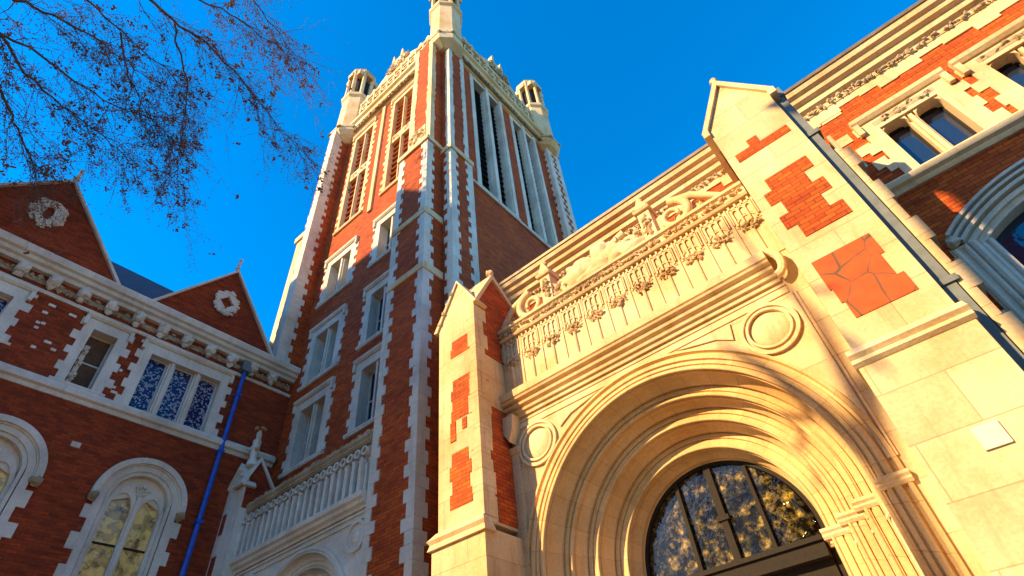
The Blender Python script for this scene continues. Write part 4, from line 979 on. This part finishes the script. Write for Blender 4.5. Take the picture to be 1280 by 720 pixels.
for li, lm in enumerate(limbs):
    P = [Vector(p) if p is TT else Vector(p)*1.35 for p in lm]; out = []
    for i in range(len(P) - 1):
        for t in range(4):
            out.append(P[i].lerp(P[i+1], t/4) + rv()*.03)
    out.append(P[-1]); n = len(out)
    r0 = .09 if li in (0, 2, 3, 4) else .055
    if li in (1, 9): r0 = .03
    rad = [max(.012, 0.8*r0*(1 - i/(n - 1))**1.3 + .01) for i in range(n)]
    mb = MB(); mb.tube(out, rad, 7); mb.build('branch', BARK, tree, smooth=60)
    start = int(n*.30) if li not in (1, 9) else 2
    for i in range(start, n):
        d = (out[min(i + 1, n - 1)] - out[max(i - 1, 0)]).normalized()
        for _ in range(2 if i > n*.4 else 1):
            nd = (d + rv()*.55).normalized(); twig(out[i], nd, rng.uniform(.9, 2.1), max(.011, rad[i]*.32), 2 if rng.random() < .5 else 1)
tw.build('twigs', BARK, tree, normals=False); bd.build('seed_clusters', BUD, tree, normals=False)

t2 = thing('bare_tree', 'bare tree added out of sight behind the viewer to drop branch shadows on the porch', 'tree', (-11.6, -13, GZ)); t2['_o'] = (-11.6, -13, GZ)  # added unseen; boughs placed so their shadows land on the arch
def bough(name, pts, r):
    mb = MB(); mb.tube(pts, r, 8); return mb.build(name, BARK, t2, smooth=60)
bough('trunk', [(-11.6, -13, GZ), (-11.3, -12.8, 5), (-10.9, -12.4, 11), (-10.5, -12.2, 14.6)], [.36, .3, .24, .17])
for pts, r in (([(-10.5, -12.2, 14.6), (-10.75, -12, 15.6), (-11.1, -12, 16.4), (-11.6, -12, 17.2)], [.16, .14, .10, .05]),
               ([(-10.85, -12, 15.8), (-11.4, -11.8, 16.0), (-11.9, -11.8, 15.6)], [.10, .08, .04]),
               ([(-10.5, -12.2, 14.6), (-10.1, -12, 15.6), (-9.6, -12, 16.2), (-9.3, -12, 16.0)], [.13, .11, .08, .05]),
               ([(-9.9, -12, 15.9), (-9.5, -12, 15.2), (-9.3, -12, 14.6)], [.09, .07, .04]),
               ([(-10.5, -12.2, 14.6), (-10.3, -12.3, 17), (-10.6, -12, 19.5)], [.12, .09, .04])): bough('branch', pts, r)

# ------------------------------------------------------------------ behind the viewer: blocks added to cast big shadows, trees for the glass
def back_building(name, label, x0, x1, y0, y1, z1, mat):
    b = thing(name, label, 'building', ((x0 + x1)/2, (y0 + y1)/2, GZ))
    mb = MB(); mb.box(x0, x1, y0, y1, GZ, z1); mb.build('wall', mat, b)
    mb = MB(); mb.loft([(x0 - .3, y0 - .3, z1), (x0 - .3, (y0 + y1)/2, z1 + .2), (x0 - .3, y1 + .3, z1)], [(x1 + .3, y0 - .3, z1), (x1 + .3, (y0 + y1)/2, z1 + .2), (x1 + .3, y1 + .3, z1)]); mb.build('roof', SLATE, b)
    return b
S = Vector((.5, 1.0, -.594))          # the way the sunlight travels
back_building('tower_shadow_caster', 'tall unseen brick block added behind the wing to shade the tower front', -38, -21.0, -20, -14, 30.4, BR_WING)  # added out of view; its height sets the shadow line across the tower
hb = back_building('hall_shadow_caster', 'unseen brick block added behind the viewer to shade the hall wall', -6.15, 8, -14, -8, 17.5, BR_WING)  # added out of view to throw the shadow over the hall's right end
def leafy(x, y, h, r):
    t = thing('leafy_tree', 'autumn tree out of sight behind the viewer', 'tree', (x, y, GZ), 'trees across the court')
    mb = MB(); mb.tube([(x, y, GZ), (x + .1, y, h*.45), (x, y, h*.8)], [.3, .2, .06], 8); mb.build('trunk', BARK, t)
    mb = MB()
    for i in range(1500):
        d = rv().normalized()*(r*rng.random()**.4); c = Vector((x, y, h*.66)) + Vector((d.x, d.y, d.z*1.2)); a, b = rv().normalized()*.22, rv().normalized()*.22
        mb.add([c - a, c + b, c + a, c - b], [(0, 1, 2, 3)])
    mb.build('crown', LEAF, t, normals=False)
for (x, y, h, r) in ((-15, -34, 24, 6.5), (-7, -37, 21, 6), (-1, -34, 22, 6), (-24, -36, 22, 6), (-11, -42, 30, 7), (-19, -44, 30, 7)): leafy(x, y, h, r)

# ------------------------------------------------------------------ light, sky, camera
sd = bpy.data.lights.new('sun', 'SUN'); sd.energy = 5.0; sd.angle = radians(.5); sd.color = (1.0, .68, .32)
so_ = bpy.data.objects.new('sun', sd); COL.objects.link(so_); so_.rotation_euler = S.to_track_quat('-Z', 'Y').to_euler(); so_.location = (-10, -30, 40)
w = bpy.data.worlds.new('World'); sc.world = w; w.use_nodes = True
nt = w.node_tree; bg = nt.nodes['Background']
sky = nt.nodes.new('ShaderNodeTexSky'); sky.sky_type = 'NISHITA'; sky.sun_disc = False
sky.sun_elevation = math.atan2(-S.z, sqrt(S.x**2 + S.y**2)); sky.sun_rotation = atan2(-S.x, -S.y) % (2*pi)
sky.air_density = 1.0; sky.dust_density = .2; sky.ozone_density = 3.0
hs = nt.nodes.new('ShaderNodeHueSaturation'); hs.inputs['Saturation'].default_value = 1.5; hs.inputs['Value'].default_value = 1.2
nt.links.new(sky.outputs[0], hs.inputs['Color']); nt.links.new(hs.outputs[0], bg.inputs['Color']); bg.inputs['Strength'].default_value = .15

cd = bpy.data.cameras.new('camera'); cam = bpy.data.objects.new('camera', cd); COL.objects.link(cam)
r, d, f = (Vector(v) for v in cam_R)
M = Matrix((( r.x, -d.x, -f.x), (r.y, -d.y, -f.y), (r.z, -d.z, -f.z))).to_4x4()
cam.matrix_world = M; cd.sensor_width = 36; cd.lens = 36*683.5814/1280; cd.clip_start = .05; cd.clip_end = 2000
sc.camera = cam
for o in COL.objects:
    if '_o' in o: del o['_o']
vs = sc.view_settings
vs.view_transform = 'Standard'; vs.look = 'None'; vs.exposure = 1.12; vs.gamma = 1; vs.use_curve_mapping = False
